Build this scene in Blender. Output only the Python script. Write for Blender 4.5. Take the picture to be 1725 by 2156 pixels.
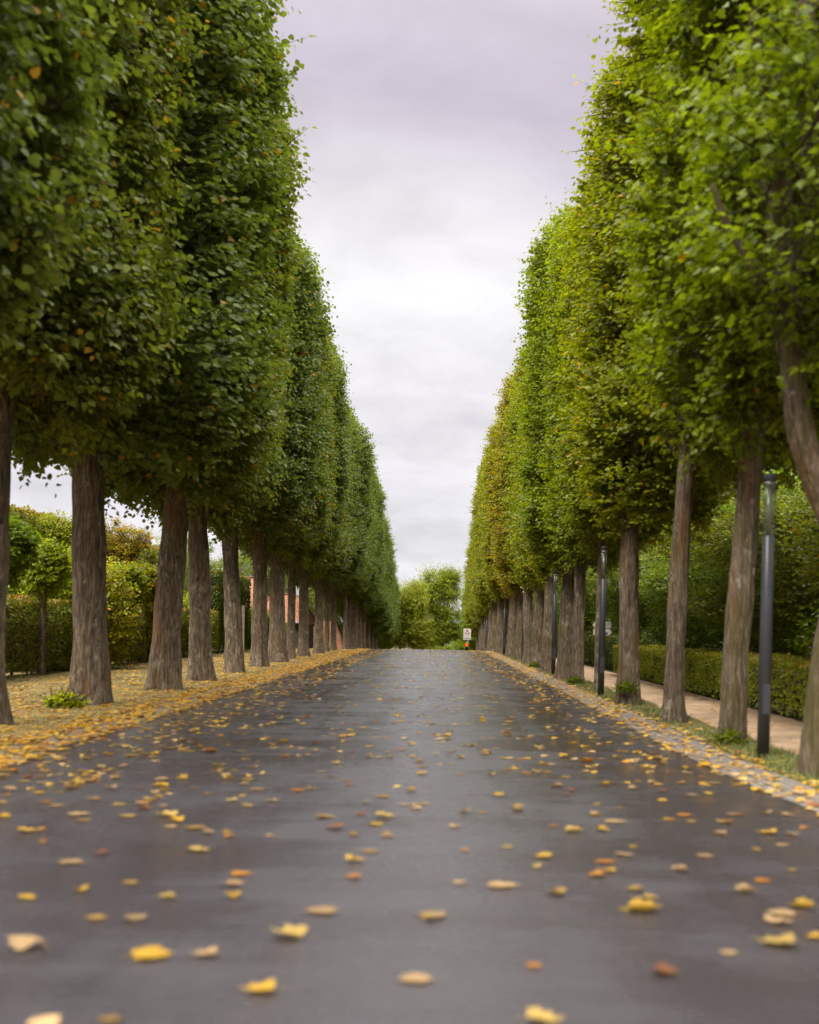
import bpy, math, random
import numpy as np
from mathutils import Vector

R = math.radians
for o in list(bpy.data.objects):
    bpy.data.objects.remove(o)
scene = bpy.context.scene
COL = scene.collection
rng = np.random.default_rng(7)
random.seed(7)

# ------------------------------------------------------------------ camera
F, U0, V0, ROLL, CAMZ = 2500.0, 919.0, 1400.0, 0.016, 1.6      # in 1725 x 2156 photo pixels
cam_d = bpy.data.cameras.new("camera")
cam = bpy.data.objects.new("camera", cam_d)
COL.objects.link(cam)
cam.location = (0, 0, CAMZ)
cam.rotation_euler = (math.pi / 2, -ROLL, 0)
cam_d.sensor_width = 36
cam_d.lens = 36 * F / 2156
cam_d.shift_x = -(U0 - 862.5) / 2156
cam_d.shift_y = (V0 - 1078) / 2156
cam_d.clip_start, cam_d.clip_end = 0.1, 3000
cam_d.dof.use_dof = True
cam_d.dof.focus_distance = 55
cam_d.dof.aperture_fstop = 0.92
scene.camera = cam

# ------------------------------------------------------------------ sky, sun, exposure
SUN_EL, SUN_AZ = R(46), R(-142)          # azimuth from +Y towards +X: the veiled sun stands behind the camera, to the left
world = bpy.data.worlds.new("World")
scene.world = world
world.use_nodes = True
wt = world.node_tree
wt.nodes.clear()
def wn(t, **k):
    n = wt.nodes.new(t)
    for a, v in k.items():
        setattr(n, a, v)
    return n
wout = wn('ShaderNodeOutputWorld'); wbg = wn('ShaderNodeBackground')
wsky = wn('ShaderNodeTexSky', sky_type='NISHITA', sun_disc=False, sun_elevation=SUN_EL, sun_rotation=SUN_AZ)
wtc = wn('ShaderNodeTexCoord'); wsep = wn('ShaderNodeSeparateXYZ')
wt.links.new(wtc.outputs['Generated'], wsep.inputs[0])
zden = wn('ShaderNodeMath', operation='ADD'); zden.inputs[1].default_value = 0.16
zmax = wn('ShaderNodeMath', operation='MAXIMUM'); zmax.inputs[1].default_value = 0.0
wt.links.new(wsep.outputs['Z'], zmax.inputs[0]); wt.links.new(zmax.outputs[0], zden.inputs[0])
dx = wn('ShaderNodeMath', operation='DIVIDE'); dy = wn('ShaderNodeMath', operation='DIVIDE')
wt.links.new(wsep.outputs['X'], dx.inputs[0]); wt.links.new(zden.outputs[0], dx.inputs[1])
wt.links.new(wsep.outputs['Y'], dy.inputs[0]); wt.links.new(zden.outputs[0], dy.inputs[1])
wcomb = wn('ShaderNodeCombineXYZ')
wt.links.new(dx.outputs[0], wcomb.inputs[0]); wt.links.new(dy.outputs[0], wcomb.inputs[1])
wno = wn('ShaderNodeTexNoise'); wno.inputs['Scale'].default_value = 1.5; wno.inputs['Detail'].default_value = 6
wno.inputs['Roughness'].default_value = 0.5; wno.inputs['Distortion'].default_value = 0.35
wt.links.new(wcomb.outputs[0], wno.inputs['Vector'])
wno2 = wn('ShaderNodeTexNoise'); wno2.inputs['Scale'].default_value = 0.8; wno2.inputs['Detail'].default_value = 3
wt.links.new(wcomb.outputs[0], wno2.inputs['Vector'])
# layers of cloud by height above the horizon, wandering with the noise
zoff = wn('ShaderNodeMath', operation='MULTIPLY_ADD'); zoff.inputs[1].default_value = 0.22; zoff.inputs[2].default_value = -0.11
wt.links.new(wno2.outputs['Fac'], zoff.inputs[0])
zz = wn('ShaderNodeMath', operation='ADD')
wt.links.new(wsep.outputs['Z'], zz.inputs[0]); wt.links.new(zoff.outputs[0], zz.inputs[1])
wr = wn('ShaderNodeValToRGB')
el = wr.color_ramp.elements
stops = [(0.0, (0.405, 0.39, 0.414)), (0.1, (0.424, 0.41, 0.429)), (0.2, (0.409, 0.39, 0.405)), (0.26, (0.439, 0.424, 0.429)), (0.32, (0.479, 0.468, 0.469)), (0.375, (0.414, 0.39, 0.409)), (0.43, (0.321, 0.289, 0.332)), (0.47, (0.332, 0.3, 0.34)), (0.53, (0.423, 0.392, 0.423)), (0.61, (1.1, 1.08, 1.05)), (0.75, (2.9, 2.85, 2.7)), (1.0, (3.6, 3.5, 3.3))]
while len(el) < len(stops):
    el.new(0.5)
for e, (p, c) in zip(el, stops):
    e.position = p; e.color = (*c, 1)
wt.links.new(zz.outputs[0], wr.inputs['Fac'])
wr2 = wn('ShaderNodeMapRange'); wr2.inputs['From Min'].default_value = .3; wr2.inputs['From Max'].default_value = .7
wr2.inputs['To Min'].default_value = .84; wr2.inputs['To Max'].default_value = 1.12
wt.links.new(wno.outputs['Fac'], wr2.inputs['Value'])
wno3 = wn('ShaderNodeTexNoise'); wno3.inputs['Scale'].default_value = 4.5; wno3.inputs['Detail'].default_value = 8; wno3.inputs['Roughness'].default_value = .6; wno3.inputs['Distortion'].default_value = .5
wt.links.new(wcomb.outputs[0], wno3.inputs['Vector'])
wr3 = wn('ShaderNodeMapRange'); wr3.inputs['From Min'].default_value = .35; wr3.inputs['From Max'].default_value = .65; wr3.inputs['To Min'].default_value = .93; wr3.inputs['To Max'].default_value = 1.05
wt.links.new(wno3.outputs['Fac'], wr3.inputs['Value'])
wmm = wn('ShaderNodeMath', operation='MULTIPLY'); wt.links.new(wr2.outputs[0], wmm.inputs[0]); wt.links.new(wr3.outputs[0], wmm.inputs[1])
wmul = wn('ShaderNodeMix', data_type='RGBA', blend_type='MULTIPLY'); wmul.inputs['Factor'].default_value = 1
wt.links.new(wr.outputs['Color'], wmul.inputs[6]); wt.links.new(wmm.outputs[0], wmul.inputs[7])
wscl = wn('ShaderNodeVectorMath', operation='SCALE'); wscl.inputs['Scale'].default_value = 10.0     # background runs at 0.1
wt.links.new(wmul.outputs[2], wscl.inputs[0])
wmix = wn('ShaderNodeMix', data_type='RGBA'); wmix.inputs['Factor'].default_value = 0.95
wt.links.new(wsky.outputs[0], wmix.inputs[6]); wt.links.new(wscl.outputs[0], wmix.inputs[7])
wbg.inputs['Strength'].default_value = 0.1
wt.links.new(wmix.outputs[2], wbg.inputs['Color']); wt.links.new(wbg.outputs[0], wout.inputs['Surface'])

sun_d = bpy.data.lights.new("sun", 'SUN')
sun_d.energy, sun_d.angle, sun_d.color = 1.5, R(16), (1.0, .94, .84)
sun = bpy.data.objects.new("sun", sun_d)
COL.objects.link(sun)
sdir = Vector((math.sin(SUN_AZ) * math.cos(SUN_EL), math.cos(SUN_AZ) * math.cos(SUN_EL), math.sin(SUN_EL)))
sun.rotation_euler = sdir.to_track_quat('Z', 'Y').to_euler()

scene.view_settings.view_transform = 'Standard'
scene.view_settings.look = 'None'
scene.view_settings.exposure = 1.1
scene.view_settings.gamma = 1
scene.view_settings.use_curve_mapping = False
cy = scene.cycles
cy.max_bounces, cy.diffuse_bounces, cy.glossy_bounces, cy.transmission_bounces, cy.transparent_max_bounces = 6, 3, 3, 4, 8
cy.use_denoising = True
cy.caustics_reflective = cy.caustics_refractive = False

# ------------------------------------------------------------------ terrain profile and pixel helpers
def Hn(y):
    y = np.asarray(y, float)
    z = .0316 * y
    d = np.clip(y - 82, 0, 46)
    z = z - .0014 * d * d
    z = z - np.clip(y - 128, 0, None) * (.0028 * 46)
    far = np.clip(y - 175, 0, None)
    return z + far * .09
def H(y):
    return float(Hn(y))
def camber(x):
    return -.045 * np.clip(np.abs(np.asarray(x, float) + .8) / 4.1, 0, 1) ** 2
def wx(u, v, Z):
    return ((u - U0) + (v - V0) * ROLL) * Z / F
def wz(u, v, Z):
    return CAMZ - ((v - V0) - (u - U0) * ROLL) * Z / F
def ground_at(u, v):
    lo, hi = 3.0, 88.0
    for _ in range(50):
        m = (lo + hi) / 2
        if wz(u, v, m) - H(m) > 0: lo = m
        else: hi = m
    return wx(u, v, lo), lo

# ------------------------------------------------------------------ materials
def mat(name):
    m = bpy.data.materials.new(name); m.use_nodes = True
    nt = m.node_tree
    b = nt.nodes['Principled BSDF']
    return m, nt, b
def nd(nt, t, ins=None, **k):
    n = nt.nodes.new(t)
    for a, v in k.items(): setattr(n, a, v)
    for a, v in (ins or {}).items(): n.inputs[a].default_value = v
    return n
def ramp(nt, fac, stops):
    n = nt.nodes.new('ShaderNodeValToRGB')
    e = n.color_ramp.elements
    while len(e) < len(stops): e.new(.5)
    for q, (p, c) in zip(e, stops):
        q.position = p; q.color = (*c, 1) if len(c) == 3 else c
    nt.links.new(fac, n.inputs['Fac'])
    return n.outputs['Color']
def mixc(nt, f, a, b, mode='MIX'):
    n = nt.nodes.new('ShaderNodeMix'); n.data_type = 'RGBA'; n.blend_type = mode
    for sock, v in ((n.inputs['Factor'], f), (n.inputs[6], a), (n.inputs[7], b)):
        if isinstance(v, bpy.types.NodeSocket): nt.links.new(v, sock)
        elif isinstance(v, (int, float)): sock.default_value = v
        else: sock.default_value = (*v, 1)
    return n.outputs[2]
def noise(nt, vec, scale, detail=4, rough=.55, dist=0.):
    n = nd(nt, 'ShaderNodeTexNoise', {'Scale': scale, 'Detail': detail, 'Roughness': rough, 'Distortion': dist})
    nt.links.new(vec, n.inputs['Vector'])
    return n.outputs['Fac']
def objco(nt, scale=(1, 1, 1)):
    t = nt.nodes.new('ShaderNodeTexCoord')
    m = nd(nt, 'ShaderNodeMapping', {'Scale': scale})
    nt.links.new(t.outputs['Object'], m.inputs['Vector'])
    return m.outputs['Vector']
def bump(nt, b, h, strength, dist, prev=None):
    n = nd(nt, 'ShaderNodeBump', {'Strength': strength, 'Distance': dist})
    nt.links.new(h, n.inputs['Height'])
    if prev is not None: nt.links.new(prev, n.inputs['Normal'])
    nt.links.new(n.outputs['Normal'], b.inputs['Normal'])
    return n.outputs['Normal']
def plain(name, c, rough=.6, metal=0., spec=.5, var=.12, scale=6):
    m, nt, b = mat(name)
    f = noise(nt, objco(nt), scale, 5)
    lo = tuple(x * (1 - var) for x in c); hi = tuple(min(1, x * (1 + var)) for x in c)
    nt.links.new(ramp(nt, f, [(.3, lo), (.7, hi)]), b.inputs['Base Color'])
    b.inputs['Roughness'].default_value = rough; b.inputs['Metallic'].default_value = metal
    b.inputs['Specular IOR Level'].default_value = spec
    return m

def leaf_mat(name, dark, light, yellow=(.48, .27, .02), rough=.42, trans=.3, spec=.5):
    """Living leaves: a random green per leaf (face attribute rnd), a fraction turned yellow (object alpha), tinted by the tree's own colour."""
    m, nt, b = mat(name)
    at = nd(nt, 'ShaderNodeAttribute', attribute_name='rnd')
    ay = nd(nt, 'ShaderNodeAttribute', attribute_name='yel')
    oi = nt.nodes.new('ShaderNodeObjectInfo')
    g = ramp(nt, at.outputs['Fac'], [(0, dark), (.6, tuple((a + c) / 2 for a, c in zip(dark, light))), (1, light)])
    g = mixc(nt, 1., g, oi.outputs['Color'], 'MULTIPLY')
    lt = nd(nt, 'ShaderNodeMath', operation='LESS_THAN')
    nt.links.new(ay.outputs['Fac'], lt.inputs[0]); nt.links.new(oi.outputs['Alpha'], lt.inputs[1])
    yv = ramp(nt, at.outputs['Fac'], [(0, tuple(x * .55 for x in yellow)), (1, yellow)])
    c = mixc(nt, lt.outputs[0], g, yv)
    nt.links.new(c, b.inputs['Base Color'])
    b.inputs['Roughness'].default_value = rough
    b.inputs['Specular IOR Level'].default_value = spec
    tr = nt.nodes.new('ShaderNodeBsdfTranslucent')
    c2 = mixc(nt, 1., c, (1.5, 1.45, .7), 'MULTIPLY')
    nt.links.new(c2, tr.inputs['Color'])
    mx = nd(nt, 'ShaderNodeMixShader', {'Fac': trans})
    nt.links.new(b.outputs[0], mx.inputs[1]); nt.links.new(tr.outputs[0], mx.inputs[2])
    nt.links.new(mx.outputs[0], nt.nodes['Material Output'].inputs['Surface'])
    return m
M = {}
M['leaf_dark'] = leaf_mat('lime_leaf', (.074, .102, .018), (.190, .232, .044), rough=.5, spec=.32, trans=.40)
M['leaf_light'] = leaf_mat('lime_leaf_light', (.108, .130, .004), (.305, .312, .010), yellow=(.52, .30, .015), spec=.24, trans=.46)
M['leaf_wood'] = leaf_mat('woodland_leaf', (.085, .125, .009), (.225, .265, .018), spec=.3, trans=.4)
M['leaf_hedge'] = leaf_mat('hedge_leaf', (.070, .095, .010), (.190, .210, .022), yellow=(.36, .19, .03), rough=.55, spec=.3)

def bark_mat(name, moss=0.0):
    m, nt, b = mat(name)
    oi = nt.nodes.new('ShaderNodeObjectInfo')
    tc = nt.nodes.new('ShaderNodeTexCoord')
    add = nd(nt, 'ShaderNodeVectorMath', operation='ADD')
    rv = nd(nt, 'ShaderNodeMath', operation='MULTIPLY'); rv.inputs[1].default_value = 40
    nt.links.new(oi.outputs['Random'], rv.inputs[0])
    nt.links.new(tc.outputs['Object'], add.inputs[0]); nt.links.new(rv.outputs[0], add.inputs[1])
    def mp(s):
        n = nd(nt, 'ShaderNodeMapping', {'Scale': s}); nt.links.new(add.outputs[0], n.inputs['Vector']); return n.outputs['Vector']
    ridge = noise(nt, mp((19, 19, 2.6)), 1.0, 8, .68, .7)
    fine = noise(nt, mp((40, 40, 9)), 1.0, 4, .6)
    vor = nd(nt, 'ShaderNodeTexVoronoi', {'Scale': 1.0}, feature='DISTANCE_TO_EDGE')
    nt.links.new(mp((17, 17, 1.9)), vor.inputs['Vector'])
    base = ramp(nt, ridge, [(.34, (.035, .022, .013)), (.45, (.185, .142, .100)), (.58, (.335, .258, .175)), (.72, (.44, .36, .26))])
    base = mixc(nt, mulf(nt, ramp(nt, fine, [(.3, (0, 0, 0)), (.62, (1, 1, 1))]), .35), base, (.09, .062, .045))
    crack = ramp(nt, vor.outputs['Distance'], [(.0, (1, 1, 1)), (.16, (0, 0, 0))])
    base = mixc(nt, mulf(nt, crack, .5), base, (.030, .020, .013))
    blot = ramp(nt, noise(nt, mp((3.5, 3.5, 1.6)), 1.0, 5, .65), [(.35, (0, 0, 0)), (.66, (1, 1, 1))])
    base = mixc(nt, mulf(nt, blot, .5), base, (.075, .055, .038))
    lich = ramp(nt, noise(nt, mp((5, 5, 3)), 1.0, 8, .75), [(.56, (0, 0, 0)), (.64, (1, 1, 1))])
    base = mixc(nt, mulf(nt, lich, .65), base, (.40, .37, .29))
    st = ramp(nt, noise(nt, mp((2.6, 2.6, .55)), 1.0, 3, .5), [(.56, (0, 0, 0)), (.66, (1, 1, 1))])
    base = mixc(nt, mulf(nt, st, .38), base, (.21, .085, .025))
    ms = ramp(nt, noise(nt, mp((2.2, 2.2, .9)), 1.0, 5, .6), [(.60 - .35 * moss, (0, 0, 0)), (.70 - .25 * moss, (1, 1, 1))])
    base = mixc(nt, mulf(nt, ms, .45 + .45 * moss), base, (.085, .075, .018))
    nt.links.new(base, b.inputs['Base Color'])
    b.inputs['Roughness'].default_value = .9; b.inputs['Specular IOR Level'].default_value = .2
    n1 = bump(nt, b, ridge, .9, .045)
    n2 = bump(nt, b, ramp(nt, vor.outputs['Distance'], [(0, (0, 0, 0)), (.25, (1, 1, 1))]), .55, .02, n1)
    bump(nt, b, fine, .5, .012, n2)
    return m
def mulf(nt, col, k):
    n = nd(nt, 'ShaderNodeMath', operation='MULTIPLY'); n.inputs[1].default_value = k
    nt.links.new(col, n.inputs[0]); return n.outputs[0]
M['bark'] = bark_mat('lime_bark')
M['bark_moss'] = bark_mat('mossy_bark', .6)
M['bark_brown'] = bark_mat('brown_bark', .22)
M['twig'] = plain('twig_bark', (.05, .036, .025), .85, var=.3)

def asphalt():
    m, nt, b = mat('wet_asphalt')
    co = objco(nt)
    big = noise(nt, co, .55, 5, .6, .4)
    mid = noise(nt, objco(nt, (.35, 1.5, 1)), 1.5, 6, .68)
    track = noise(nt, objco(nt, (2.2, .06, 1)), 1.0, 3, .5)
    grit = nd(nt, 'ShaderNodeTexVoronoi', {'Scale': 75.}); nt.links.new(co, grit.inputs['Vector'])
    fine = noise(nt, co, 60, 3, .7)
    base = ramp(nt, fine, [(.3, (.0205, .0165, .0205)), (.7, (.046, .0375, .045))])
    base = mixc(nt, mulf(nt, ramp(nt, big, [(.35, (0, 0, 0)), (.65, (1, 1, 1))]), .45), base, (.034, .031, .033))
    base = mixc(nt, mulf(nt, ramp(nt, track, [(.52, (0, 0, 0)), (.70, (1, 1, 1))]), .5), base, (.022, .019, .020))
    cr = nd(nt, 'ShaderNodeTexVoronoi', {'Scale': .45}, feature='DISTANCE_TO_EDGE')
    wv = nd(nt, 'ShaderNodeTexNoise', {'Scale': 2.2, 'Detail': 5.}); nt.links.new(co, wv.inputs['Vector'])
    wa = nd(nt, 'ShaderNodeVectorMath', operation='MULTIPLY_ADD'); wa.inputs[1].default_value = (.5, .5, .5); nt.links.new(wv.outputs['Color'], wa.inputs[0]); nt.links.new(co, wa.inputs[2]); nt.links.new(wa.outputs[0], cr.inputs['Vector'])
    ck = ramp(nt, cr.outputs['Distance'], [(.0, (1, 1, 1)), (.006, (0, 0, 0))])
    msk = ramp(nt, noise(nt, co, .35, 2), [(.52, (0, 0, 0)), (.6, (1, 1, 1))])
    base = mixc(nt, mulf(nt, mixc(nt, 1., ck, msk, 'MULTIPLY'), .6), base, (.012, .011, .011))
    nt.links.new(base, b.inputs['Base Color'])
    s = nd(nt, 'ShaderNodeMath', operation='ADD'); nt.links.new(big, s.inputs[0]); nt.links.new(mid, s.inputs[1])
    s2 = nd(nt, 'ShaderNodeMath', operation='MULTIPLY_ADD'); s2.inputs[1].default_value = .62
    nt.links.new(track, s2.inputs[0]); nt.links.new(s.outputs[0], s2.inputs[2])
    rr = nd(nt, 'ShaderNodeMapRange', {'From Min': 1.08, 'From Max': 1.48, 'To Min': .09, 'To Max': .40})
    nt.links.new(s2.outputs[0], rr.inputs['Value']); nt.links.new(rr.outputs[0], b.inputs['Roughness'])
    b.inputs['Specular IOR Level'].default_value = .55
    n1 = bump(nt, b, grit.outputs['Distance'], .5, .006)
    bump(nt, b, mid, .25, .02, n1)
    return m
M['asphalt'] = asphalt()

def cobble():
    m, nt, b = mat('cobble_setts')
    co = objco(nt)
    br = nd(nt, 'ShaderNodeTexBrick', {'Scale': 1.0, 'Mortar Size': .012, 'Brick Width': .16, 'Row Height': .11, 'Color1': (.20, .175, .16, 1), 'Color2': (.30, .26, .235, 1), 'Mortar': (.05, .042, .034, 1)})
    rot = nd(nt, 'ShaderNodeMapping', {'Rotation': (0, 0, math.pi / 2)}); nt.links.new(co, rot.inputs['Vector'])
    nz = noise(nt, co, 9, 3)
    wob = nd(nt, 'ShaderNodeVectorMath', operation='SCALE', ); wob.inputs['Scale'].default_value = .05
    nv = nd(nt, 'ShaderNodeTexNoise', {'Scale': 5.}); nt.links.new(co, nv.inputs['Vector']); nt.links.new(nv.outputs['Color'], wob.inputs[0])
    ad = nd(nt, 'ShaderNodeVectorMath', operation='ADD'); nt.links.new(rot.outputs[0], ad.inputs[0]); nt.links.new(wob.outputs[0], ad.inputs[1])
    nt.links.new(ad.outputs[0], br.inputs['Vector'])
    c = mixc(nt, mulf(nt, nz, .6), br.outputs['Color'], (.10, .085, .07))
    nt.links.new(c, b.inputs['Base Color']); b.inputs['Roughness'].default_value = .6
    inv = nd(nt, 'ShaderNodeMath', operation='SUBTRACT'); inv.inputs[0].default_value = 1; nt.links.new(br.outputs['Fac'], inv.inputs[1])
    bump(nt, b, inv.outputs[0], .8, .02)
    return m
M['cobble'] = cobble()

def ground_mat(name, stops, scale=1.2, rough=.95, bs=.5):
    m, nt, b = mat(name)
    co = objco(nt)
    f = noise(nt, co, scale, 8, .7); g = noise(nt, co, scale * 22, 4, .7)
    s = nd(nt, 'ShaderNodeMath', operation='MULTIPLY_ADD'); s.inputs[1].default_value = .5
    nt.links.new(g, s.inputs[0]); nt.links.new(mulf(nt, f, .5), s.inputs[2])
    nt.links.new(ramp(nt, s.outputs[0], stops), b.inputs['Base Color'])
    b.inputs['Roughness'].default_value = rough; b.inputs['Specular IOR Level'].default_value = .2
    bump(nt, b, g, bs, .02)
    return m
M['lawn'] = ground_mat('dry_lawn', [(.35, (.10, .085, .03)), (.5, (.21, .155, .055)), (.65, (.30, .21, .085))])
M['soil'] = ground_mat('soil', [(.35, (.05, .045, .018)), (.65, (.12, .10, .04))])
M['gravel'] = ground_mat('path_gravel', [(.38, (.24, .155, .095)), (.5, (.38, .255, .160)), (.62, (.50, .36, .24))], 1.5, .9, .35)
M['verge'] = ground_mat('verge_soil', [(.35, (.07, .075, .02)), (.65, (.17, .14, .05))])

def litter_mat(name, attr):
    m, nt, b = mat(name)
    if attr:
        a = nd(nt, 'ShaderNodeAttribute', attribute_name='col'); c = a.outputs['Color']
    else:
        a = nt.nodes.new('ShaderNodeObjectInfo'); c = a.outputs['Color']
    n = noise(nt, objco(nt), 45 if not attr else 30, 3)
    c = mixc(nt, mulf(nt, ramp(nt, n, [(.5, (0, 0, 0)), (.72, (1, 1, 1))]), .4), c, (.20, .085, .02))
    nt.links.new(c, b.inputs['Base Color'])
    b.inputs['Roughness'].default_value = .65; b.inputs['Specular IOR Level'].default_value = .3
    tr = nt.nodes.new('ShaderNodeBsdfTranslucent'); nt.links.new(c, tr.inputs['Color'])
    mx = nd(nt, 'ShaderNodeMixShader', {'Fac': .3})
    nt.links.new(b.outputs[0], mx.inputs[1]); nt.links.new(tr.outputs[0], mx.inputs[2])
    nt.links.new(mx.outputs[0], nt.nodes['Material Output'].inputs['Surface'])
    return m
M['litter'] = litter_mat('fallen_leaf_mixed', True)
M['litter_one'] = litter_mat('fallen_leaf', False)

def grass_mat():
    m, nt, b = mat('grass_blades')
    a = nd(nt, 'ShaderNodeAttribute', attribute_name='col')
    nt.links.new(a.outputs['Color'], b.inputs['Base Color']); b.inputs['Roughness'].default_value = .6
    return m
M['grass'] = grass_mat()
M['lamp_metal'] = plain('anthracite_paint', (.040, .042, .048), .42, .0, .5)
M['lamp_rod'] = plain('opal_tube', (.26, .22, .19), .8, spec=.05)
M['steel'] = plain('brushed_steel', (.20, .19, .18), .45, .7)
M['galv'] = plain('galvanised_pole', (.34, .34, .36), .5, .5)
M['white'] = plain('sign_white', (.74, .69, .66), .45, var=.04)
M['red'] = plain('sign_red', (.42, .03, .025), .5)
M['black'] = plain('sign_black', (.015, .015, .017), .6)
M['grey_ink'] = plain('grey_ink', (.10, .10, .11), .6)
M['purple'] = plain('sign_purple', (.10, .07, .17), .6)
M['housing'] = plain('signal_housing', (.018, .020, .020), .5)
def glass():
    m, nt, b = mat('clear_tube')
    tr = nd(nt, 'ShaderNodeBsdfTransparent', {'Color': (.74, .78, .70, 1)}); gl = nd(nt, 'ShaderNodeBsdfGlossy', {'Roughness': .3, 'Color': (.42, .46, .40, 1)})
    lw = nd(nt, 'ShaderNodeLayerWeight', {'Blend': .35})
    k = nd(nt, 'ShaderNodeMath', operation='MULTIPLY_ADD'); k.inputs[1].default_value = .30; k.inputs[2].default_value = .07
    nt.links.new(lw.outputs['Facing'], k.inputs[0])
    mx = nt.nodes.new('ShaderNodeMixShader'); nt.links.new(k.outputs[0], mx.inputs['Fac'])
    nt.links.new(tr.outputs[0], mx.inputs[1]); nt.links.new(gl.outputs[0], mx.inputs[2])
    df = nd(nt, 'ShaderNodeBsdfDiffuse', {'Color': (.26, .28, .22, 1)}); m2 = nd(nt, 'ShaderNodeMixShader', {'Fac': .13})
    nt.links.new(mx.outputs[0], m2.inputs[1]); nt.links.new(df.outputs[0], m2.inputs[2])
    nt.links.new(m2.outputs[0], nt.nodes['Material Output'].inputs['Surface'])
    return m
M['glass'] = glass()
def lit(name, c, e, s):
    m, nt, b = mat(name)
    tc = nt.nodes.new('ShaderNodeTexCoord')
    v = nd(nt, 'ShaderNodeVectorMath', operation='LENGTH'); nt.links.new(tc.outputs['Object'], v.inputs[0])
    col = ramp(nt, v.outputs['Value'], [(0, (1, .70, .12)), (.035, (1, .42, .04)), (.07, (1, .09, .01)), (.15, (.8, .02, .005))])
    nt.links.new(col, b.inputs['Emission Color']); b.inputs['Emission Strength'].default_value = s
    b.inputs['Base Color'].default_value = (*c, 1)
    return m
M['red_lamp'] = lit('lit_red_lens', (.4, .02, .01), (1, .1, .02), 1.5)
def tiles():
    m, nt, b = mat('clay_roof_tiles')
    uvn = nd(nt, 'ShaderNodeTexCoord')
    br = nd(nt, 'ShaderNodeTexBrick', {'Scale': 1., 'Mortar Size': .055, 'Mortar Smooth': .5, 'Brick Width': .30, 'Row Height': .36, 'Color1': (.42, .115, .035, 1), 'Color2': (.24, .065, .025, 1), 'Mortar': (.11, .035, .018, 1)})
    nt.links.new(uvn.outputs['UV'], br.inputs['Vector'])
    n = noise(nt, objco(nt), 1.6, 5)
    c = mixc(nt, mulf(nt, ramp(nt, n, [(.35, (0, 0, 0)), (.7, (1, 1, 1))]), .6), br.outputs['Color'], (.26, .15, .085))
    nt.links.new(c, b.inputs['Base Color']); b.inputs['Roughness'].default_value = .8
    bump(nt, b, br.outputs['Fac'], -.8, .04)
    return m
M['tiles'] = tiles()
M['render_wall'] = plain('lime_render', (.62, .56, .49), .9, var=.06)
M['dark_wall'] = plain('dark_timber', (.05, .042, .038), .8)
M['pale_metal'] = plain('zinc_gutter', (.52, .55, .58), .4, .3)
M['window'] = plain('window_glass', (.03, .035, .045), .08, 0, .8)
M['wood_post'] = plain('weathered_wood', (.22, .17, .13), .85, var=.25)

# ------------------------------------------------------------------ mesh helpers
def np_mesh(name, V, loops, sizes, material, attrs=None, smooth=False):
    me = bpy.data.meshes.new(name)
    V = np.asarray(V, np.float32); loops = np.asarray(loops, np.int32); sizes = np.asarray(sizes, np.int32)
    me.vertices.add(len(V)); me.vertices.foreach_set('co', V.ravel())
    me.loops.add(len(loops)); me.loops.foreach_set('vertex_index', loops)
    me.polygons.add(len(sizes))
    st = np.zeros(len(sizes), np.int32); st[1:] = np.cumsum(sizes)[:-1]
    me.polygons.foreach_set('loop_start', st)
    if smooth: me.polygons.foreach_set('use_smooth', np.ones(len(sizes), bool))
    for k, a in (attrs or {}).items():
        a = np.asarray(a, np.float32)
        if a.ndim == 1:
            t = me.attributes.new(k, 'FLOAT', 'FACE'); t.data.foreach_set('value', a)
        else:
            t = me.attributes.new(k, 'FLOAT_COLOR', 'FACE')
            t.data.foreach_set('color', np.concatenate([a, np.ones((len(a), 1), np.float32)], 1).ravel())
    me.update(calc_edges=True)
    if material is not None: me.materials.append(material)
    return me
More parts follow.
